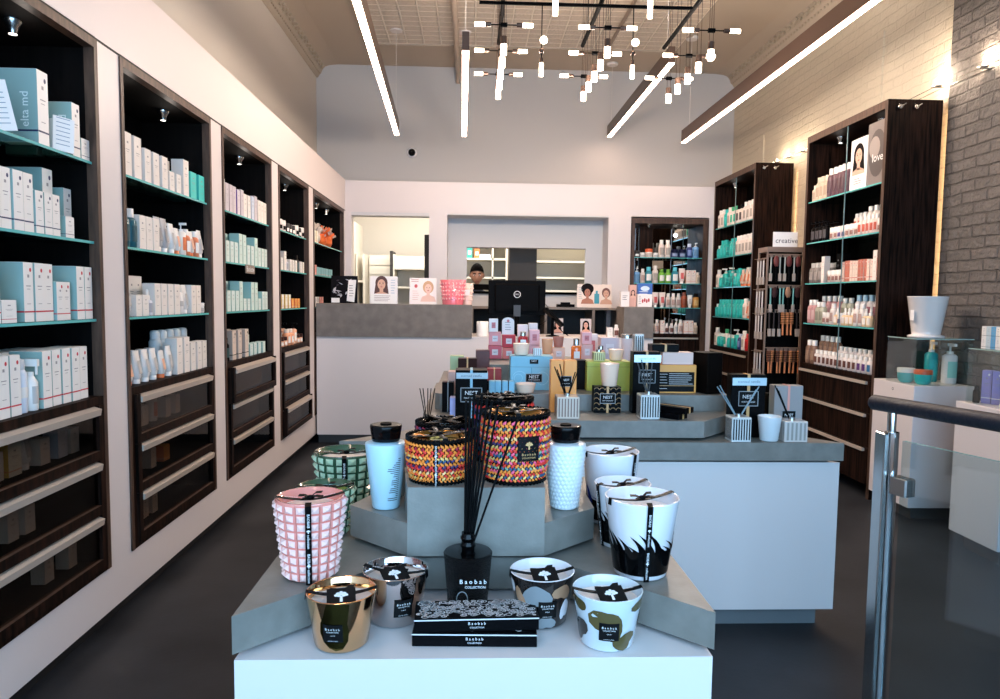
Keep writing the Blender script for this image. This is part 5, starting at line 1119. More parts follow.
# ---------------------------------------------------------------- rear island products
m_silverband = mat('pale_silver_foil', (176, 190, 196), .3, metal=.85); m_ribg = mat('gold_ribbon', (206, 160, 104), .35); m_ribb = mat('pale_blue_ribbon', (140, 186, 206), .4)
def nest_label(mb, x, z, w_, h_, y, frame=True, sub='FINE FRAGRANCE'):
    mb.add([(x-w_/2,y,z-h_/2),(x+w_/2,y,z-h_/2),(x+w_/2,y,z+h_/2),(x-w_/2,y,z+h_/2)], [(0,1,2,3)], m_card)
    if frame:
        e = w_*.035
        for a, b, c, d in ((-w_/2,w_/2,-h_/2,-h_/2+e),(-w_/2,w_/2,h_/2-e,h_/2),(-w_/2,-w_/2+e,-h_/2,h_/2),(w_/2-e,w_/2,-h_/2,h_/2)): mb.add([(x+a,y-.0004,z+c),(x+b,y-.0004,z+c),(x+b,y-.0004,z+d),(x+a,y-.0004,z+d)], [(0,1,2,3)], mat('grey_print', (150,156,160), .5))
    mb.text('NEST', w_*.26, m_text, T=TF(x, y-.0006, z+h_*.12)); mb.text(sub, w_*.085, m_text, T=TF(x, y-.0006, z-h_*.22))
def nest_box(label, x, y, z, w_, d, h, rgb, rz=0, band=True, rib=None, lab=(0, .62, .62, .3), group='fragrance boxes on the rear island', side=None, lid=None, name='fragrance_box'):
    t = MB(); m_ = cc(rgb, .35); t.bbox(-w_/2, w_/2, 0, d, 0, h, m_, .0015)
    if lid: t.box(-w_/2-.001, w_/2+.001, -.001, d+.001, h*lid, h*lid+.0015, cc(tuple(int(v*.7) for v in rgb), .5))
    o = t.build(name, None, (x, y, z+.0012), rz); tag(o, label, 'box', group)
    if rib: b = MB(); b.box(-w_*.04, w_*.04, -.0016, -.0004, 0, h, rib); b.box(-w_*.04, w_*.04, -.001, d, h, h+.0012, rib); b.build('ribbon', o)
    if band: b = MB(); b.box(-w_/2+.003, w_/2+.002, -.003, d, h*.83, h*.95, m_silverband); b.text('scented candle', w_*.11, cc((90, 110, 120)), T=TF(0, -.0036, h*.89)); b.build('silver_band', o)
    if lab: p = MB(); nest_label(p, lab[0]*w_, h*lab[1], w_*lab[2], h*lab[3], -.0022); p.build('front_label', o)
    return o
nest_box('black fragrance box with silver band, in front of blue box at left', -.003, 2.575, .802, .118, .10, .182, (18, 18, 20), rib=m_ribb, lab=(0, .5, .68, .30), rz=.0)
nest_box('tall black fragrance box with silver band, centre of second slab', .690, 2.735, .802, .108, .058, .245, (16, 16, 18), rib=m_ribg, lab=(.02, .60, .62, .22))
nest_box('tall black fragrance box with silver band on lower slab at right', 1.058, 2.625, .728, .133, .05, .243, (16, 16, 18), rib=m_ribg, lab=(.0, .62, .58, .24))
nest_box('marbled grey fragrance box at the right end of lower slab', 1.222, 2.638, .728, .112, .05, .200, (150, 144, 142), rib=mat('rose_ribbon', (220, 150, 136), .4), band=False, lab=(.02, .40, .5, .24))
nest_box('narrow white-gold fragrance box on the second slab, behind striped glass', .335, 2.742, .802, .050, .05, .208, (250, 164, 84), band=False, lab=None)
nest_box('narrow gold fragrance box beside its twin, with black label', .388, 2.741, .802, .050, .05, .208, (250, 166, 86), band=False, lab=(-.35, .60, .9, .20))
o = nest_box('large sky-blue gift box with black label on the third tier', .248, 2.915, .868, .177, .12, .142, (126, 184, 204), band=False, lab=(.06, .36, .40, .26), lid=.68)
p = MB(); p.box(-.001, .001, -.0022, -.001, 0, .095, cc((80, 140, 160))); nest_label(p, .01, .120, .036, .018, -.0026, False, '')
for cx, cz, r in ((-.05, .05, .03), (.045, .05, .028), (-.055, .05, .018)):
    n = 18; p.add([(cx+q*math.cos(2*PI*j/n), -.002, cz+q*math.sin(2*PI*j/n)) for q in (r, r-.0015) for j in range(n)], [(j, (j+1) % n, n+(j+1) % n, n+j) for j in range(n)], cc((170, 214, 226)))
p.build('printed_pattern', o)
nest_box('lime green gift box on the third tier behind tumbler candle', .574, 2.905, .868, .187, .12, .123, (178, 186, 84), band=False, lab=None, lid=.82, rib=cc((206, 210, 120), .4))
o = nest_box('gold-edged black printed box on third tier, right of centre', .843, 2.85, .868, .168, .10, .117, (232, 160, 76), band=False, lab=None)
p = MB(); p.add([(-.076,-.001,.006),(.076,-.001,.006),(.076,-.001,.088),(-.076,-.001,.088)], [(0,1,2,3)], m_card)
for k in range(6): lines(p, -.07, -.035, .078-.012*k, 1, .01, m_text, y=-.0016, hh=.0014); lines(p, -.03, .07, .080-.0085*k, 1, .01, m_text, y=-.0016, hh=.0016)
p.box(-.076, .076, -.0018, -.001, .030, .032, m_ribg); p.build('printed_panel', o)
nest_box('dark printed fragrance box with gold edges behind the yellow pair', .445, 2.95, .868, .085, .07, .124, (40, 30, 26), band=False, lab=None, rib=None)
nest_box('pale pink carton lying on top of the gold-edged black box', .851, 2.86, .9862, .129, .08, .05, (222, 190, 178), band=False, lab=None)
nest_box('flat black gift box topmost on the pink carton', .80, 2.865, 1.038, .112, .08, .030, (20, 18, 20), band=False, lab=None, rib=m_ribg)
nest_box('dark upright box, taller of pair at right end of third tier', 1.0, 2.835, .868, .075, .10, .170, (26, 20, 18), band=False, lab=None, rz=.35)
nest_box('dark narrow box leaning by the taller dark box', 1.028, 2.95, .868, .04, .06, .115, (18, 16, 17), band=False, lab=None, rz=0)
nest_box('small black box with gold band at right of lower slab', 1.184, 2.71, .728, .028, .03, .160, (24, 20, 20), band=False, lab=None, rib=None)
nest_box('slim yellow-green box between the black and grey boxes', 1.150, 2.72, .728, .030, .03, .150, (200, 206, 120), band=False, lab=None)
nest_box('small light blue box, left of the pair below big blue box', .093, 2.805, .868, .049, .045, .049, (136, 190, 212), band=False, lab=None, rib=cc((110, 160, 184)))
nest_box('small light blue box, right of the pair below big blue box', .146, 2.805, .868, .049, .045, .049, (136, 190, 212), band=False, lab=None, rib=m_rib)
for i, (x, y, z, w_, h, c, lb) in enumerate(((-.067, 3.05, .868, .061, .13, (176, 190, 140), 'pale green box at the far left of the third tier'), (-.021, 2.96, .868, .089, .075, (34, 28, 28), 'black box with white print, lower left of the dark stack'),
        (-.021, 2.965, .944, .080, .05, (52, 30, 26), 'dark box topmost of the left dark stack'), (.045, 3.06, .868, .061, .155, (90, 42, 34), 'red-brown box behind the dark stack at left'),
        (.098, 2.90, .868, .096, .038, (30, 24, 24), 'flat black box lying above the small blue boxes'), (.092, 2.905, .9075, .059, .05, (150, 36, 28), 'small dark red box on the flat black box'),
        (-.077, 2.82, .868, .040, .085, (214, 170, 156), 'narrow peach box left of the black fragrance box'), (-.070, 2.60, .803, .026, .074, (170, 170, 214), 'slim lilac box left of the black fragrance box'))):
    nest_box(lb, x, y, z, w_, .06, h, c, band=False, lab=None, rib=(m_ribg if i in (1, 2, 5) else None))
# patterned black box with tumbler on top
o = nest_box('black box with gold scallop pattern under the white tumbler candle', .537, 2.735, .802, .107, .058, .105, (20, 19, 20), band=False, lab=None, rib=m_ribg)
p = MB()
for i in range(5):
    for j in range(5):
        cx = -.045+.0225*j; cz = .012+.02*i
        p.add([(cx+r*math.cos(PI*q/6), -.0013, cz+r*.9*math.sin(PI*q/6)) for r in (.0105, .0092) for q in range(7)], [(q, q+1, 8+q, 7+q) for q in range(6)], m_ribg)
nest_label(p, 0, .058, .062, .040, -.0024); p.build('printed_pattern', o)
def tumbler(label, x, y, z, r0, r1, h, m_=None, wax=True, group='white tumbler candles on the rear island'):
    t = thing('tumbler_candle', label, 'candle', (x, y, z+.0012), 0, group)
    m_ = m_ or mat('pale_tumbler_glass', (255, 218, 192), .2, coat=.3); mb = MB(); glass_shell(mb, r0, r1, h, m_, m_, .003, 28, .15); mb.build('glass', t)
    w_ = MB(); open_lathe(w_, [(0.0001, h*.86), (r1-.004, h*.86)], m_wax, 24); w_.cyl((0, 0, h*.86), (0, 0, h*.93), .001, m_wax, 6); w_.build('wax', t)
tumbler('white tumbler candle standing on the patterned black box', .548, 2.766, .907, .030, .039, .090)
tumbler('white tumbler candle at the right end of the lower slab', 1.122, 2.573, .728, .034, .044, .092, mat('white_frosted_glass', (222, 228, 230), .15, coat=.6))
tumbler('wide white candle bowl on third tier before the blue box', .219, 2.845, .868, .034, .043, .036)
tumbler('white candle on top of the lime green box', .614, 2.965, .992, .026, .033, .047)
tumbler('white candle in the middle of the big blue box top', .208, 2.975, 1.012, .030, .036, .048)
def striped(label, x, y, z, s_, h, mdark, mlight, reeds=(), mreed=None, n=7, rz=0, name='striped_glass_diffuser', cat='reed diffuser'):
    t = thing(name, label, cat, (x, y, z+.0012), rz, 'striped square glass vessels on the rear island')
    mb = MB(); q = s_/2; mb.bbox(-q, q, -q, q, 0, h, mlight, .003); w1 = s_/(2*n+1)
    for k in range(n):
        a = -q+w1*(2*k+1)
        for (dx, dy, ax) in ((0, -q-.0004, 0), (0, q+.0004, 0), (-q-.0004, 0, 1), (q+.0004, 0, 1)):
            if ax == 0: mb.add([(a, dy, h*.08), (a+w1, dy, h*.08), (a+w1, dy, h*.92), (a, dy, h*.92)], [(0,1,2,3) if dy < 0 else (3,2,1,0)], mdark)
            else: mb.add([(dx, a, h*.08), (dx, a+w1, h*.08), (dx, a+w1, h*.92), (dx, a, h*.92)], [(3,2,1,0) if dx < 0 else (0,1,2,3)], mdark)
    mb.build('vessel', t)
    if reeds: c_ = MB(); c_.lathe([(.012, h), (.012, h+.01)], m_chrome, 14); c_.build('neck', t)
    for dx, L_ in reeds: r = MB(); r.cyl((dx*.15, 0, h+.004), (dx, 0, h+L_), .0022, mreed, 6); r.build('reed', t)
m_dst = mat('black_mirror_stripe', (26, 28, 30), .2); m_lst = mat('silver_stripe_glass', (206, 212, 212), .15, coat=.6); m_cst = mat('cream_stripe_glass', (222, 206, 190), .2, coat=.5)
striped('cream and brown striped square diffuser before the gold boxes', .362, 2.640, .802, .085, .082, mat('brown_stripe', (140, 116, 104), .3), m_cst, ((-.05, .11), (-.03, .12), (-.04, .1), (.045, .11), (.03, .09)), m_rib)
striped('black and silver striped diffuser beside the tall black box', .673, 2.632, .802, .074, .092, m_dst, m_lst, ((-.045, .12), (-.03, .13), (-.01, .11), (.012, .12), (-.038, .09)), mat('dark_reed', (60, 64, 66), .4))
striped('black and silver striped diffuser with pale reeds on lower slab', 1.003, 2.575, .728, .074, .092, m_dst, m_lst, ((-.085, .11), (-.075, .115), (.075, .112), (.065, .1)), mat('steel_blue_reed', (130, 152, 162), .4))
striped('clear and white ribbed square diffuser, rightmost on rear island', 1.212, 2.560+.025, .728, .088, .078, mat('grey_white_stripe', (150, 146, 140), .3), mat('clear_ribbed', (206, 200, 194), .15, coat=.6), ((-.07, .13), (-.062, .12), (-.055, .11)), m_rib, n=5)
striped('small white striped votive on the blue box', .274, 2.95, 1.012, .036, .032, mat('grey_white_stripe'), m_lst, n=4, name='striped_votive', cat='candle')
striped('yellow-green striped diffuser on the lime green box', .539, 2.965, .992, .050, .036, mat('olive_stripe', (120, 116, 60), .3), mat('lime_glass', (206, 206, 150), .2), ((.0, .02),), m_rib, n=5)
striped('silver striped diffuser right of the dark stack, on upper riser', 1.132, 3.20, .728, .001, .001, m_dst, m_lst) if False else None
# black reed diffuser box at far left and its reeds
t = thing('reed_diffuser', 'small dark bottle with short black reeds at left of rear island', 'reed diffuser', (-.165, 2.60, .728+.0012))
MB().lathe([(.024, 0), (.026, .004), (.026, .05), (.012, .058), (.012, .068)], m_blkg, 20).build('bottle', t)
for dx in (-.03, -.018, .0, .012, .026): MB().cyl((dx*.2, 0, .06), (dx, 0, .185), .002, m_rib, 6).build('reed', t)
nest_box('narrow black box at left end of the second slab', -.095, 2.735, .802, .046, .05, .118, (26, 22, 24), band=False, lab=None, rib=mat('grey_print'))
# stacked slim chocolate-like gift boxes
for k, (x, y, rz, lb) in enumerate(((.800, 2.60, -.75, 'flat black gift box lying on second slab, lower of two'), (.822, 2.592, -.78, 'flat black gift box with gold ribbon, upper of two'))):
    o = MB().bbox(-.032, .032, 0, .125, 0, .022, m_boxb, .001).build('gift_box', None, (x, y, .802+.0012+.0235*k), -rz); tag(o, lb, 'box', 'flat black gift boxes on the second slab')
    MB().box(-.005, .005, -.001, .1255, .0222, .0232, m_ribg).box(-.005, .005, -.0015, -.0002, 0, .0222, m_ribg).build('ribbon', o)

# top tier: pink, red and peach fragrance line
COL = dict(WH=(234, 224, 220), PK=(226, 150, 150), PKG=(206, 92, 104), RD=(190, 40, 52), SAL=(228, 120, 110), WK=(226, 216, 212), PW=(232, 176, 176), RDG=(176, 24, 40), PEA=(232, 170, 130), BRP=(176, 122, 108), PEC=(232, 190, 166), ORG=(232, 112, 40), PG=(222, 178, 172), LAV=(204, 190, 196), PWG=(232, 210, 206), SIL=(200, 204, 206))
TT_ = [
('carton','WH',0.103,3.46,1.086,0.044,0.064,'plain white carton on top of the pink stack'),
('carton','PK',0.111,3.46,1.020,0.060,0.064,'pink carton in the middle of the pink stack'),
('carton','PKG',0.111,3.44,0.954,0.066,0.064,'pink patterned carton with grey label, bottom of pink stack'),
('card','WH',0.176,3.48,1.072,0.060,0.085,'white arched display card above the red carton'),
('carton','RD',0.180,3.46,1.010,0.066,0.060,'bright red carton below the white arched card'),
('carton','SAL',0.180,3.44,0.954,0.062,0.054,'salmon carton at the foot of the red stack'),
('flask','RDG',0.244,3.36,1.022,0.049,0.070,'red glass bottle with silver lid on the top tier'),
('carton','RD2',0.244,3.36,0.954,0.052,0.066,'deep red carton under the red glass bottle'),
('carton','PW',0.304,3.42,1.026,0.050,0.072,'pink and white carton stacked beside the red glass bottle'),
('carton','PW',0.304,3.42,0.954,0.052,0.070,'pink carton under the pink and white carton'),
('votive','PEA',0.357,3.30,0.990,0.055,0.070,'peach candle glass on the upper tier, left one'),
('carton','PEC',0.357,3.30,0.954,0.056,0.034,'low peach carton under the peach candle'),
('votive','BRP',0.422,3.40,1.016,0.055,0.050,'brown-rose candle glass behind peach candle'),
('carton','PEC',0.422,3.40,0.954,0.060,0.060,'peach carton supporting the brown-rose candle'),
('flask','ORG',0.496,3.30,0.954,0.050,0.110,'orange glass diffuser bottle with white label'),
('carton','PW',0.568,3.46,1.030,0.050,0.058,'pink and white carton stacked above a pale carton'),
('carton','PG',0.568,3.44,0.954,0.055,0.074,'pale rose carton with grey label behind green box'),
('carton','LAV',0.683,3.45,0.954,0.091,0.108,'large lavender-white carton with white lettering'),
('votive','PWG',0.757,3.38,0.954,0.055,0.110,'white candle glass with silver lid, behind green box'),
('stripe','SIL',0.822,3.42,0.954,0.046,0.130,'silver striped glass box beside white candle'),
('carton','WH',0.256,3.56,0.954,0.052,0.165,'tall white carton at the back of the red display'),
('carton','WK',0.310,3.58,0.954,0.046,0.172,'tall white and black carton at back, below the monitor'),
('carton','WH',0.62,3.58,0.954,0.050,0.12,'white carton at the back, left of lavender box'),
('flask','PEA',0.625,3.36,0.954,0.040,0.075,'peach bottle between rose carton and lavender box'),
]
COL['RD2'] = (150, 30, 44)
for k_, c_, x, y, z, w_, h, lb in TT_:
    rgb = COL[c_]; g = 'pink and red fragrance line on the top tier'; z = z+.0012
    if k_ == 'carton':
        mb = MB(); mb.bbox(-w_/2, w_/2, 0, w_, 0, h, cc(rgb), .001); o = mb.build('carton', None, (x, y, z)); tag(o, lb, 'box', g)
        p = MB(); pm = cc((222, 214, 216) if c_ not in ('WH', 'PW') else (206, 120, 124)); p.box(-w_*.22, w_*.22, -.0012, -.0002, h*.28, h*.72, pm); p.text('NEST', w_*.13, m_ink, T=TF(0, -.0016, h*.5)); p.build('front_label', o)
    elif k_ == 'card':
        mb = MB(); mb.box(-w_/2, w_/2, 0, .012, 0, h*.75, cc(rgb)); n = 10
        mb.prism([(-w_/2*math.cos(PI*q/n), h*.25*math.sin(PI*q/n)) for q in range(n+1)][::-1], 0, .012, cc(rgb), T=Matrix(((1,0,0,0),(0,0,1,0),(0,1,0,h*.75),(0,0,0,1)))); lines(mb, -.015, .015, h*.7, 4, .012, m_ink, y=-.001, hh=.002)
        mb.disc(0, h*.8, .007, .007, -.001, cc((206, 120, 124)), 12); tag(mb.build('display_card', None, (x, y, z)), lb, 'card', g)
    elif k_ == 'flask':
        t = MB(); t.lathe([(w_*.46, 0), (w_*.5, .003), (w_*.5, h*.62), (w_*.42, h*.68), (w_*.2, h*.7)], mat('tinted_%s' % c_, rgb, .12, coat=.8), 20); o = t.build('glass_bottle', None, (x, y+w_/2, z)); tag(o, lb, 'bottle', g)
        MB().lathe([(w_*.3, h*.70), (w_*.3, h*.98), (w_*.27, h)], m_chrome, 16).build('lid', o); p = MB(); p.box(-w_*.28, w_*.28, -w_*.505, -w_*.49, h*.15, h*.45, m_paper); p.build('front_label', o)
    elif k_ == 'votive':
        t = MB(); glass_shell(t, w_*.40, w_*.5, h, cc(rgb, .2), cc(rgb, .2), .002, 22, .15); o = t.build('candle_glass', None, (x, y+w_/2, z)); tag(o, lb, 'candle', g)
        q = MB(); open_lathe(q, [(.0001, h*.86), (w_*.46, h*.86)], m_wax, 20); q.build('wax', o)
        if c_ == 'PWG': MB().lathe([(w_*.51, h), (w_*.51, h+.018), (w_*.48, h+.02)], m_chrome, 20).build('lid', o)
    elif k_ == 'stripe': striped(lb, x, y+.02, z-.0012, w_, h, m_dst, m_lst, n=4, name='striped_glass_box', cat='box')

# ================================================================== RIGHT SIDE: PEDESTALS
def pedestal(label, x0, x1, y0, y1, ztop):
    t = thing('display_pedestal', label, 'pedestal', (0, 0, 0), 0, 'white display pedestals by the brick wall')
    MB().bbox(x0, x1, y0, y1, .08, ztop, m_white, .002).build('pedestal_body', t); MB().box(x0+.05, x1-.02, y0+.05, y1-.05, 0, .08, mat('grey_plinth')).build('plinth', t)
    k = MB(); Tk = Matrix(((0,0,-1,x0-.0008),(1,0,0,(y0+y1)/2),(0,-1,0,ztop-.04),(0,0,0,1)))
    n = 14; k.add([(r*math.cos(2*PI*q/n), r*math.sin(2*PI*q/n), 0) for r in (.009, .006) for q in range(n)], [(q, (q+1) % n, n+(q+1) % n, n+q) for q in range(n)], m_ink, T=Tk); k.build('lock', t)
def glass_case(label, x0, x1, y0, y1, z, h):
    t = thing('glass_display_case', label, 'display case', (0, 0, 0), 0, 'glass cases on the pedestals'); z += .0012; e = .005; m_e = mat('glass_cut_edge', (150, 176, 168), .15)
    for a in ((x0, x0+e, y0, y1), (x1-e, x1, y0, y1), (x0+e, x1-e, y0, y0+e), (x0+e, x1-e, y1-e, y1)): MB().box(a[0], a[1], a[2], a[3], z, z+h, m_cube, mm={'t': m_e}).build('glass_panel', t)
    MB().box(x0, x1, y0, y1, z+h+.0005, z+h+.006, m_cube, mm={'-x': m_e, '-y': m_e, '+x': m_e}).build('glass_top', t)
pedestal('white display pedestal with glass case and white pot, farther one', 2.505, 2.865, 3.85, 4.25, .785)
pedestal('white display pedestal at right edge of photo, nearer one', 2.495, 2.870, 3.15, 3.49, .755)
glass_case('clear glass case with aqua jars on the farther pedestal', 2.512, 2.850, 3.865, 4.14, .785, .262)
glass_case('clear glass case with lilac boxes on the nearer pedestal', 2.508, 2.840, 3.17, 3.44, .755, .27)
mb = MB(); m_pot = mat('pearl_white_ceramic', (220, 212, 206), .22, coat=.6); open_lathe(mb, [(.0001, 0), (.096, 0), (.098, .008), (.090, .014), (.074, .018), (.077, .035), (.106, .235), (.109, .24), (.102, .24), (.09, .17), (.0001, .16)], m_pot, 36)
t = mb.build('ceramic_pot', None, (2.655, 4.0, 1.0545)); tag(t, 'large pearly white ceramic pot standing on the glass case', 'pot'); MB().box(-.004, .03, -.001, .001, .10, .16, m_paper, T=Matrix.Translation((-.097, -.0, 0)) @ Matrix.Rotation(-PI/2, 4, 'Z')).build('price_label', t)
place('bowl', dict(r=.047, h=.085, body=(60, 176, 178), cap=WH), (2.568, 4.03, .7865), 0, 'teal jar with white lid, left inside the farther glass case', 'hair jars in the glass case')
place('bowl', dict(r=.047, h=.085, body=(40, 186, 184), cap=(214, 100, 62)), (2.602, 3.925, .7865), 0, 'teal jar with orange lid inside the farther glass case', 'hair jars in the glass case')
place('pump', dict(r=.036, h=.24, body=(24, 150, 152), cap=WH, lab=(30, 168, 168)), (2.752, 4.085, .7865), 0, 'teal pump bottle inside the farther glass case')
place('pump', dict(r=.040, h=.235, body=(228, 222, 220), cap=WH, lab=(150, 208, 196)), (2.800, 3.99, .7865), 0, 'white pump bottle with pale green print inside glass case')
for k, (x, y, c, lb) in enumerate(((2.572, 3.385, (150, 140, 196), 'lilac patterned carton, left inside the nearer case'), (2.588, 3.335, (132, 128, 190), 'violet carton inside the nearer case, second'), (2.600, 3.28, (206, 150, 160), 'pink carton inside the nearer case, rightmost'))):
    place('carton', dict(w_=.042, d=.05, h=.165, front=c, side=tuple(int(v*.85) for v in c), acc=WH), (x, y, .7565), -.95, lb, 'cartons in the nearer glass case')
place('round', dict(r=.016, h=.085, body=(26, 24, 28), cap=BLK), (2.545, 3.415, .7565), 0, 'small black bottle at the left of nearer glass case')
mb = MB(); mb.add([(-.07, -.02, 0), (.07, -.02, 0), (.07, .05, 0), (-.07, .05, 0), (-.07, .03, .06), (.07, .03, .06)], [(0,1,5,4), (3,4,5,2), (0,4,3), (1,2,5), (0,3,2,1)], m_paper); tag(mb.build('tent_card', None, (2.615, 3.212, .7565), -.1), 'white tent card at the front of the nearer glass case', 'card')
for j in range(2):
    for k, (c, wd) in enumerate((((226, 222, 216), 'pale'), ((190, 206, 210), 'grey-blue'), ((96, 160, 200), 'bright blue'), ((226, 222, 216), 'white'))):
        place('carton', dict(w_=.030, d=.05, h=.054, front=c, side=c, acc=(40, 44, 50)), (2.535, 3.375-.0315*k, 1.0335+.0555*j), -PI/2, '%s small carton on the nearer case, %s row, %s' % (wd, ('lower', 'upper')[j], ORD[k+1]+' from left'), 'small cartons stacked on the nearer glass case')

# ------------------------------------------------------------------ railing
t = thing('glass_railing', 'steel and glass railing with dark handrail at right foreground', 'railing', (1.192, 1.93, 0))
dv = Vector((.119, -.352, 0)).normalized(); nv = Vector((dv.y, -dv.x, 0)); ang = math.atan2(dv.y, dv.x); T = Matrix.Rotation(ang, 4, 'Z')
MB().bbox(-.030, -.016, -.024, .024, 0, .885, m_chrome, .003).cyl((.006, 0, 0), (.006, 0, .885), .019, m_chromed, 24).build('post', t)
MB().cyl((0.004, 0, .88), (0.004, 0, .945), .012, m_chromed, 16).build('rail_pin', t)
r = MB(); p0 = Vector((-.018, .055, .962)); L_ = 1.5
n = 16; q = [p0+dv*s_ for s_ in (-.012, -.006, 0)]
m_rail = mat('navy_black_handrail', (26, 32, 44), .5, spec=.2, bump=(90, .15))
rad = [.014, .022, .0255]; dz = Vector((0, 0, 1)); vs = []
pts = [p0-dv*.012, p0-dv*.006, p0, p0+dv*L_]; rr_ = [.010, .018, .0225, .0225]
for p, R_ in zip(pts, rr_): vs += [p+(nv*math.cos(2*PI*k/n)+dz*math.sin(2*PI*k/n))*R_ for k in range(n)]
r.add(vs, [(i*n+k, i*n+(k+1) % n, (i+1)*n+(k+1) % n, (i+1)*n+k) for i in range(3) for k in range(n)], m_rail, True); r.add(vs[:n], [tuple(range(n))], m_rail); r.build('handrail', t)
MB().box(.045, 1.45, -.005, .005, .10, .868, m_railglass, T=T, mm={'t': mat('rail_glass_edge', (130, 190, 186), .15)}).build('glass_panel', t)
MB().bbox(.02, .075, -.020, .020, .715, .765, m_chrome, .004, T=T).build('glass_clamp', t)
MB().bbox(1.45, 1.51, -.03, .03, 0, .885, m_chrome, .004, T=T).build('post', t)

# ------------------------------------------------------------------ brush rack
t = thing('brush_rack', 'tall wire display rack of hair brushes between the two towers', 'display rack', (2.49, 5.62, 0))
m_wire = mat('taupe_wire', (140, 118, 104), .4, metal=.3)
f = MB(); 
for x in (-.145, .145): f.box(x-.006, x+.006, -.09, -.078, .06, 1.68, m_wire); f.box(x-.006, x+.006, .078, .09, .06, 1.68, m_wire)
f.box(-.15, .15, -.092, .092, 0, .06, m_wire); f.box(-.15, .15, -.092, .092, 1.65, 1.69, m_wire); f.box(-.008, .008, -.008, .008, .06, 1.60, m_wire); f.build('frame', t)
MB().box(-.138, .138, -.076, -.074, .08, 1.65, m_blackm).build('back_board', t)
ROWZ = [1.63, 1.385, 1.19, .885]
for z in ROWZ: MB().cyl((-.14, -.10, z), (.14, -.10, z), .004, m_wire, 8).build('hook_rail', t); MB().cyl((-.152, -.09, z-.03), (-.152, .09, z-.03), .004, m_wire, 8).build('hook_rail', t)
o = MB().box(-.10, .10, -.004, .004, 0, .125, m_paper).text('creative', .058, cc((50, 48, 52)), T=TF(.01, -.0046, .055)).build('header_sign', t, (.03, 0, 1.691))
sp = MB()
BR = [(96, 40, 36), (90, 36, 34), (60, 40, 40), (196, 190, 186), (206, 130, 80), (120, 70, 46)]
def brush(x, z, kind, c, lb, dy=-.118, rz=0):
    mb = MB(); tl = random.uniform(-.03, .03)
    if kind == 'paddle': mb.ellip((0, 0, -.055), (.024, .013, .045), cc(c, .5), 12, 8); mb.cyl((0, 0, -.09), (0, 0, -.215), .007, m_black, 8, r1=.009)
    elif kind == 'round':
        mb.cyl((0, 0, -.02), (0, 0, -.11), .017, cc(c, .6), 10)
        for k in range(6): mb.lathe([(.019, -.028-.014*k), (.019, -.033-.014*k)], m_blackm, 10)
        mb.cyl((0, 0, -.11), (0, 0, -.20), .008, cc((196, 120, 76), .4), 8)
    else: mb.cyl((0, 0, -.02), (0, 0, -.21), .006, cc(c, .4), 8); mb.box(-.011, .011, -.006, .006, -.21, -.15, cc((170, 156, 146), .5))
    mb.box(-.016, .016, -.001, .001, -.022, .0, cc((112, 96, 86))); mb.cyl((0, .0, -.004), (0, .03, -.004), .0015, m_wire, 6)
    o = mb.build('hair_brush', None, (2.49+x, 5.62+dy, z), rz); o.rotation_euler.y = tl if rz == 0 else 0; tag(o, lb, 'brush', 'hair brushes hanging on the rack')
RN = ['top', 'second', 'third', 'bottom']
for r_, z in enumerate(ROWZ):
    for k in range(8):
        x = -.125+.036*k
        if r_ == 0: kd, c, nm = (('paddle', BR[0], 'brown paddle brush') if k in (1, 4, 6) else ('comb', (150, 156, 150), 'pale slim brush'))
        elif r_ == 1: kd, c, nm = (('paddle', BR[2] if k != 4 else (150, 110, 84), 'dark paddle brush') if k in (1, 4, 6) else ('comb', (110, 170, 166), 'pale green slim brush'))
        elif r_ == 2: kd, c, nm = (('round', BR[4], 'orange-brown round brush') if k in (3, 4, 5) else ('comb', (60, 54, 54), 'black slim brush'))
        else: kd, c, nm = ('round', BR[4] if k % 2 else BR[5], 'copper round brush')
        brush(x+random.uniform(-.005, .005), z-.002, kd, c, '%s, %s from left in the %s row of rack' % (nm, ORD[k+1], RN[r_]))
for r_, z in enumerate(ROWZ):
    for k in range(3): brush(-.165, z-.03, 'comb', (206, 196, 190), 'pale slim brush on left side of rack, %s row, %s' % (RN[r_], ('front', 'middle', 'back')[k]), dy=-.06+.055*k, rz=PI/2)

# ------------------------------------------------------------------ ceiling fixtures
def linear(x, y0, y1, label, wires, rz=0, z=2.83):
    t = thing('linear_pendant_light', label, 'pendant light', (x, y0, z), rz, 'long linear pendant lights under the ceiling'); L_ = y1-y0; W = .023
    MB().box(-W, W, 0, L_, .006, .125, m_bronze).build('housing', t); MB().box(-W+.002, W-.002, .004, L_-.004, 0, .006, m_led).build('led_diffuser', t)
    for wy in wires:
        o = MB().cyl((0, wy-y0, .125), (0, wy-y0, 3.795-z), .0022, mat('white_cord', (220, 212, 204), .5), 6).build('suspension_wire', t); c_ = MB(); c_.lathe([(.055, 3.775-z), (.06, 3.785-z), (.06, 3.798-z)], mat('white_canopy', (226, 216, 208), .5), 20, c=(0, wy-y0, 0)); c_.build('ceiling_canopy', t)
linear(-.757+6.4*.038, .6, 7.0, 'linear pendant light at left, running deep above the wall cabinets', (1.6, 6.9), .038); linear(-.062, 4.62, 7.0, 'short linear pendant light hanging near the middle of ceiling', (4.95, 6.9), .016)
linear(1.480, 5.36, 7.80, 'linear pendant light right of the chandelier', (5.5, 7.7), 0, 3.035); linear(2.095, .6, 7.08, 'linear pendant light at right, long one beside the brick wall', (1.6, 6.9))
t = thing('modern_chandelier', 'black bar chandelier with many glowing tube bulbs', 'chandelier', (.78, 4.6, 2.98)); ox, oy, oz = .78, 4.6, 2.98
def rel(x, y, z): return (x-ox, y-oy, z-oz)
for x in (.16, .735, 1.30): MB().cyl(rel(x, 3.2, 2.99), rel(x, 4.92, 2.99), .013, m_blackm, 10).build('bar', t)
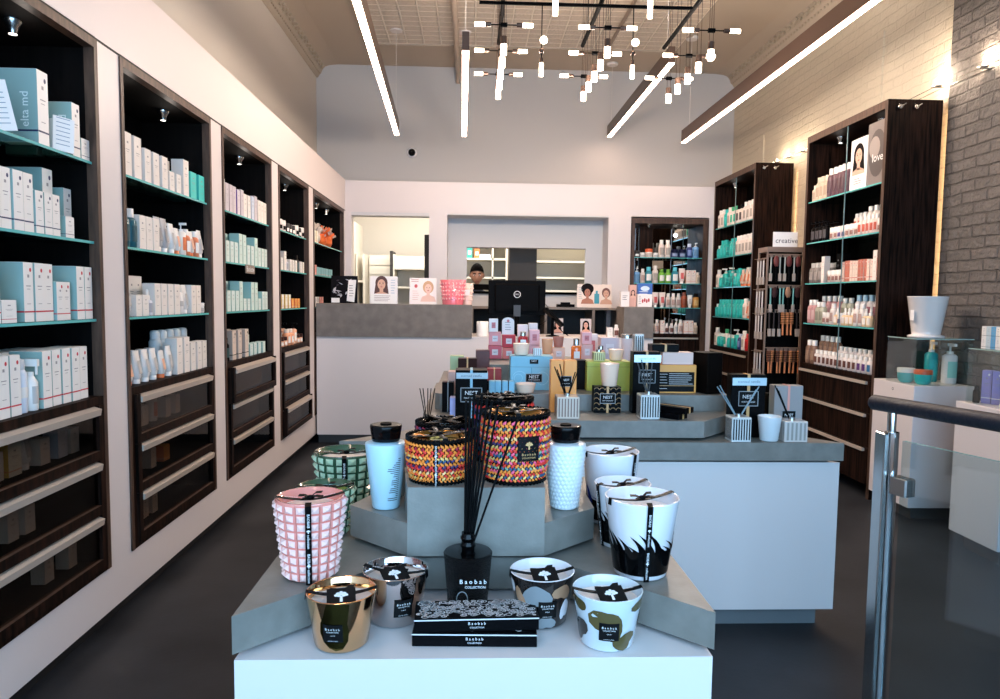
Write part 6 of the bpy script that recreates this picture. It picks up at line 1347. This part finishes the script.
MB().cyl(rel(.02, 4.2, 2.965), rel(1.27, 4.2, 2.965), .010, m_blackm, 10).build('cross_bar', t); MB().cyl(rel(.1, 3.3, 2.965), rel(1.35, 3.3, 2.965), .010, m_blackm, 10).build('cross_bar', t)
for x, y in ((.16, 3.4), (1.30, 3.4), (.735, 4.7)): MB().cyl(rel(x, y, 3.0), rel(x, y, 3.79), .003, m_blackm, 6).build('suspension_rod', t)
def socket(mb, p, d, L_=.035, r=.014): p = Vector(p); mb.cyl(p, p+Vector(d)*L_, r, m_bronze, 10)
def bulb(o, p, d, L_=.06, r=.014): p = Vector(p); mb = MB(); mb.cyl(p, p+Vector(d)*L_, r, m_bulb, 12); mb.build('bulb', o)
for x in (.165, .775, 1.39):
    for k in range(5):
        y = 4.2+.225*k; z0 = 2.775; xx = x+(0 if x < 1 else 0)
        mb = MB(); mb.cyl(rel(xx-.012, y, z0), rel(xx-.012, y, 3.79), .0016, m_bronze, 5); mb.cyl(rel(xx+.012, y, z0), rel(xx+.012, y, 3.79), .0016, m_bronze, 5); socket(mb, rel(xx, y, z0), (0, 0, -1), .045, .0195); o = mb.build('pendant_cord', t); bulb(o, rel(xx, y, z0-.045), (0, 0, -1), .058, .0185)
    for y in (4.2, 4.63, 5.1):
        z = 2.842; mb = MB(); mb.cyl(rel(x-.12, y, z), rel(x+.12, y, z), .004, m_blackm, 8); mb.cyl(rel(x-.02, y, z), rel(x+.02, y, z), .013, m_blackm, 10); mb.cyl(rel(x, y, z), rel(x, y, 3.79), .0016, m_bronze, 5)
        for s_ in (-1, 1): socket(mb, rel(x+s_*.075, y, z), (s_, 0, 0), .035, .013)
        o = mb.build('cross_arm', t)
        for s_ in (-1, 1): bulb(o, rel(x+s_*.110, y, z), (s_, 0, 0), .060, .0125)
for x, y, zt in ((.387, 4.2, 2.955), (.925, 4.2, 2.955)):
    mb = MB(); mb.cyl(rel(x, y, zt), rel(x, y, 2.66), .003, m_blackm, 6); socket(mb, rel(x, y, 2.66), (0, 0, -1), .03, .010); mb.ellip(rel(x, y, 2.70), (.016, .016, .016), m_bronze, 8, 6); o = mb.build('pendant_cord', t); bulb(o, rel(x, y, 2.63), (0, 0, -1), .075, .012)
    g = MB(); g.ellip(rel(x+.01, y-.02, 2.755), (.022, .022, .022), m_bulb, 14, 8); g.build('globe_bulb', t); 
for x, y in ((.40, 3.62), (.88, 3.62)):
    mb = MB(); mb.cyl(rel(x, y, 2.97), rel(x, y, 2.79), .003, m_blackm, 6); socket(mb, rel(x, y, 2.79), (0, 0, -1), .03, .012); o = mb.build('pendant_cord', t); bulb(o, rel(x, y, 2.76), (0, 0, -1), .085, .013)
for p in ((.165, 4.65, 2.6), (.775, 4.65, 2.6), (1.39, 4.65, 2.6)): point('chandelier_glow', p, 30, (1, .84, .72), .08)
# conduits
pm_ = mat('painted_conduit', (186, 166, 146), .5)
o = MB().path([(-.185, -1.4, 3.745), (-.185, 7.55, 3.745), (-.185, 7.82, 3.735), (-.185, 7.93, 3.70), (-.185, 7.935, 3.62)], .028, pm_, 12).build('ceiling_conduit'); tag(o, 'thick painted conduit along the ceiling, left of the chandelier', 'pipe')
for y in (2.0, 4.4, 6.6): MB().box(-.22, -.15, y, y+.03, 3.772, 3.799, pm_).build('pipe_bracket', o)
tag(MB().path([(1.40, -1.4, 3.77), (1.33, 7.3, 3.77)], .016, pm_, 10).build('ceiling_conduit'), 'thin painted conduit on the ceiling right of the chandelier', 'pipe')
t = thing('security_camera', 'small dark dome camera with white ring on upper rear wall', 'camera', (-.694, YB-.001, 2.86)); Tm = Matrix.Rotation(PI/2, 4, 'X')
MB().lathe([(.055, 0), (.055, .012), (.045, .025)], m_paper, 24, T=Tm).build('mount_ring', t); MB().lathe([(.04, .025), (.036, .045), (.02, .06), (.001, .064)], m_blkg, 20, T=Tm).build('dome', t)
# cable light string on the brick wall
t = thing('cable_light_system', 'pair of thin cables strung above the towers with clips', 'light cable', (2.85, 4.6, 2.58))
for dx in (-.03, .03):
    pts = [(dx, y-4.6, .0-.03*math.sin(PI*((y-1) % 3.3)/3.3)) for y in [1+.33*k for k in range(20)]]; MB().path(pts, .002, m_chrome, 5).build('cable', t)
for i, (y, lb) in enumerate(((6.60, 'small cable spotlight above the farther tower, farthest'), (6.35, 'small cable spotlight above the farther tower, middle one'), (6.08, 'small cable spotlight between the towers'), (4.31, 'small cable spotlight above the nearer tower'), (3.92, 'small cable spotlight nearest the camera on the brick wall'))):
    z = 2.58-.03*math.sin(PI*((y-1) % 3.3)/3.3)+.003
    o = MB().cyl((-.04, 0, 0), (.04, 0, 0), .005, m_chrome, 8).lathe([(.018, .004), (.026, .01), (.012, .014)], m_chrome, 12).build('cable_spotlight', None, (2.85, y, z)); tag(o, lb, 'spotlight', 'small halogen lights on the cable')
    MB().ellip((0, 0, .025), (.009, .009, .013), mat('halogen', (255, 240, 220), .3, emit=(255, 214, 170), estr=6), 10, 6).build('halogen_bulb', o); point('halogen_light', (2.84, y, z+.06), (3.0 if y < 4.5 else 0.8), (1.0, .80, .60), .02)
for y0, nm in ((4.29, 'nearer'), (6.30, 'farther')):
    for k, x in enumerate((2.60, 2.70)):
        o = MB().cyl((0, 0, 0), (0, 0, .02), .006, m_chromed).lathe([(.016, 0), (.018, .012), (.012, .02)], m_chromed, 12, T=Matrix.Rotation(PI/2, 4, 'X') @ Matrix.Translation((0, 0, .0))).cyl((0, -.02, .0), (.03, -.02, .018), .004, m_chromed).build('cable_clip', None, (x, y0-.001, 2.452)); tag(o, 'white metal clip at the top of %s tower, %s' % (nm, ('left one', 'right one')[k]), 'clip', 'clips at the tower tops')
# warm light strip behind the nearer tower
m_strip = mat('warm_led_strip', (255, 214, 160), .4, emit=(255, 176, 106), estr=1.1)
for y0, nm in ((4.30, 'nearer'), (6.31, 'farther')):
    o = MB().box(2.880, 2.884, y0+.02, y0+.03, .6, 2.48, m_strip).build('led_strip'); tag(o, 'warm vertical light strip on the wall behind the %s tower' % nm, 'light strip')
    area('strip_light', (2.903, y0+.012, 1.6), (math.radians(90), 0, 0), .02, 1.7, .8, (1, .68, .38))
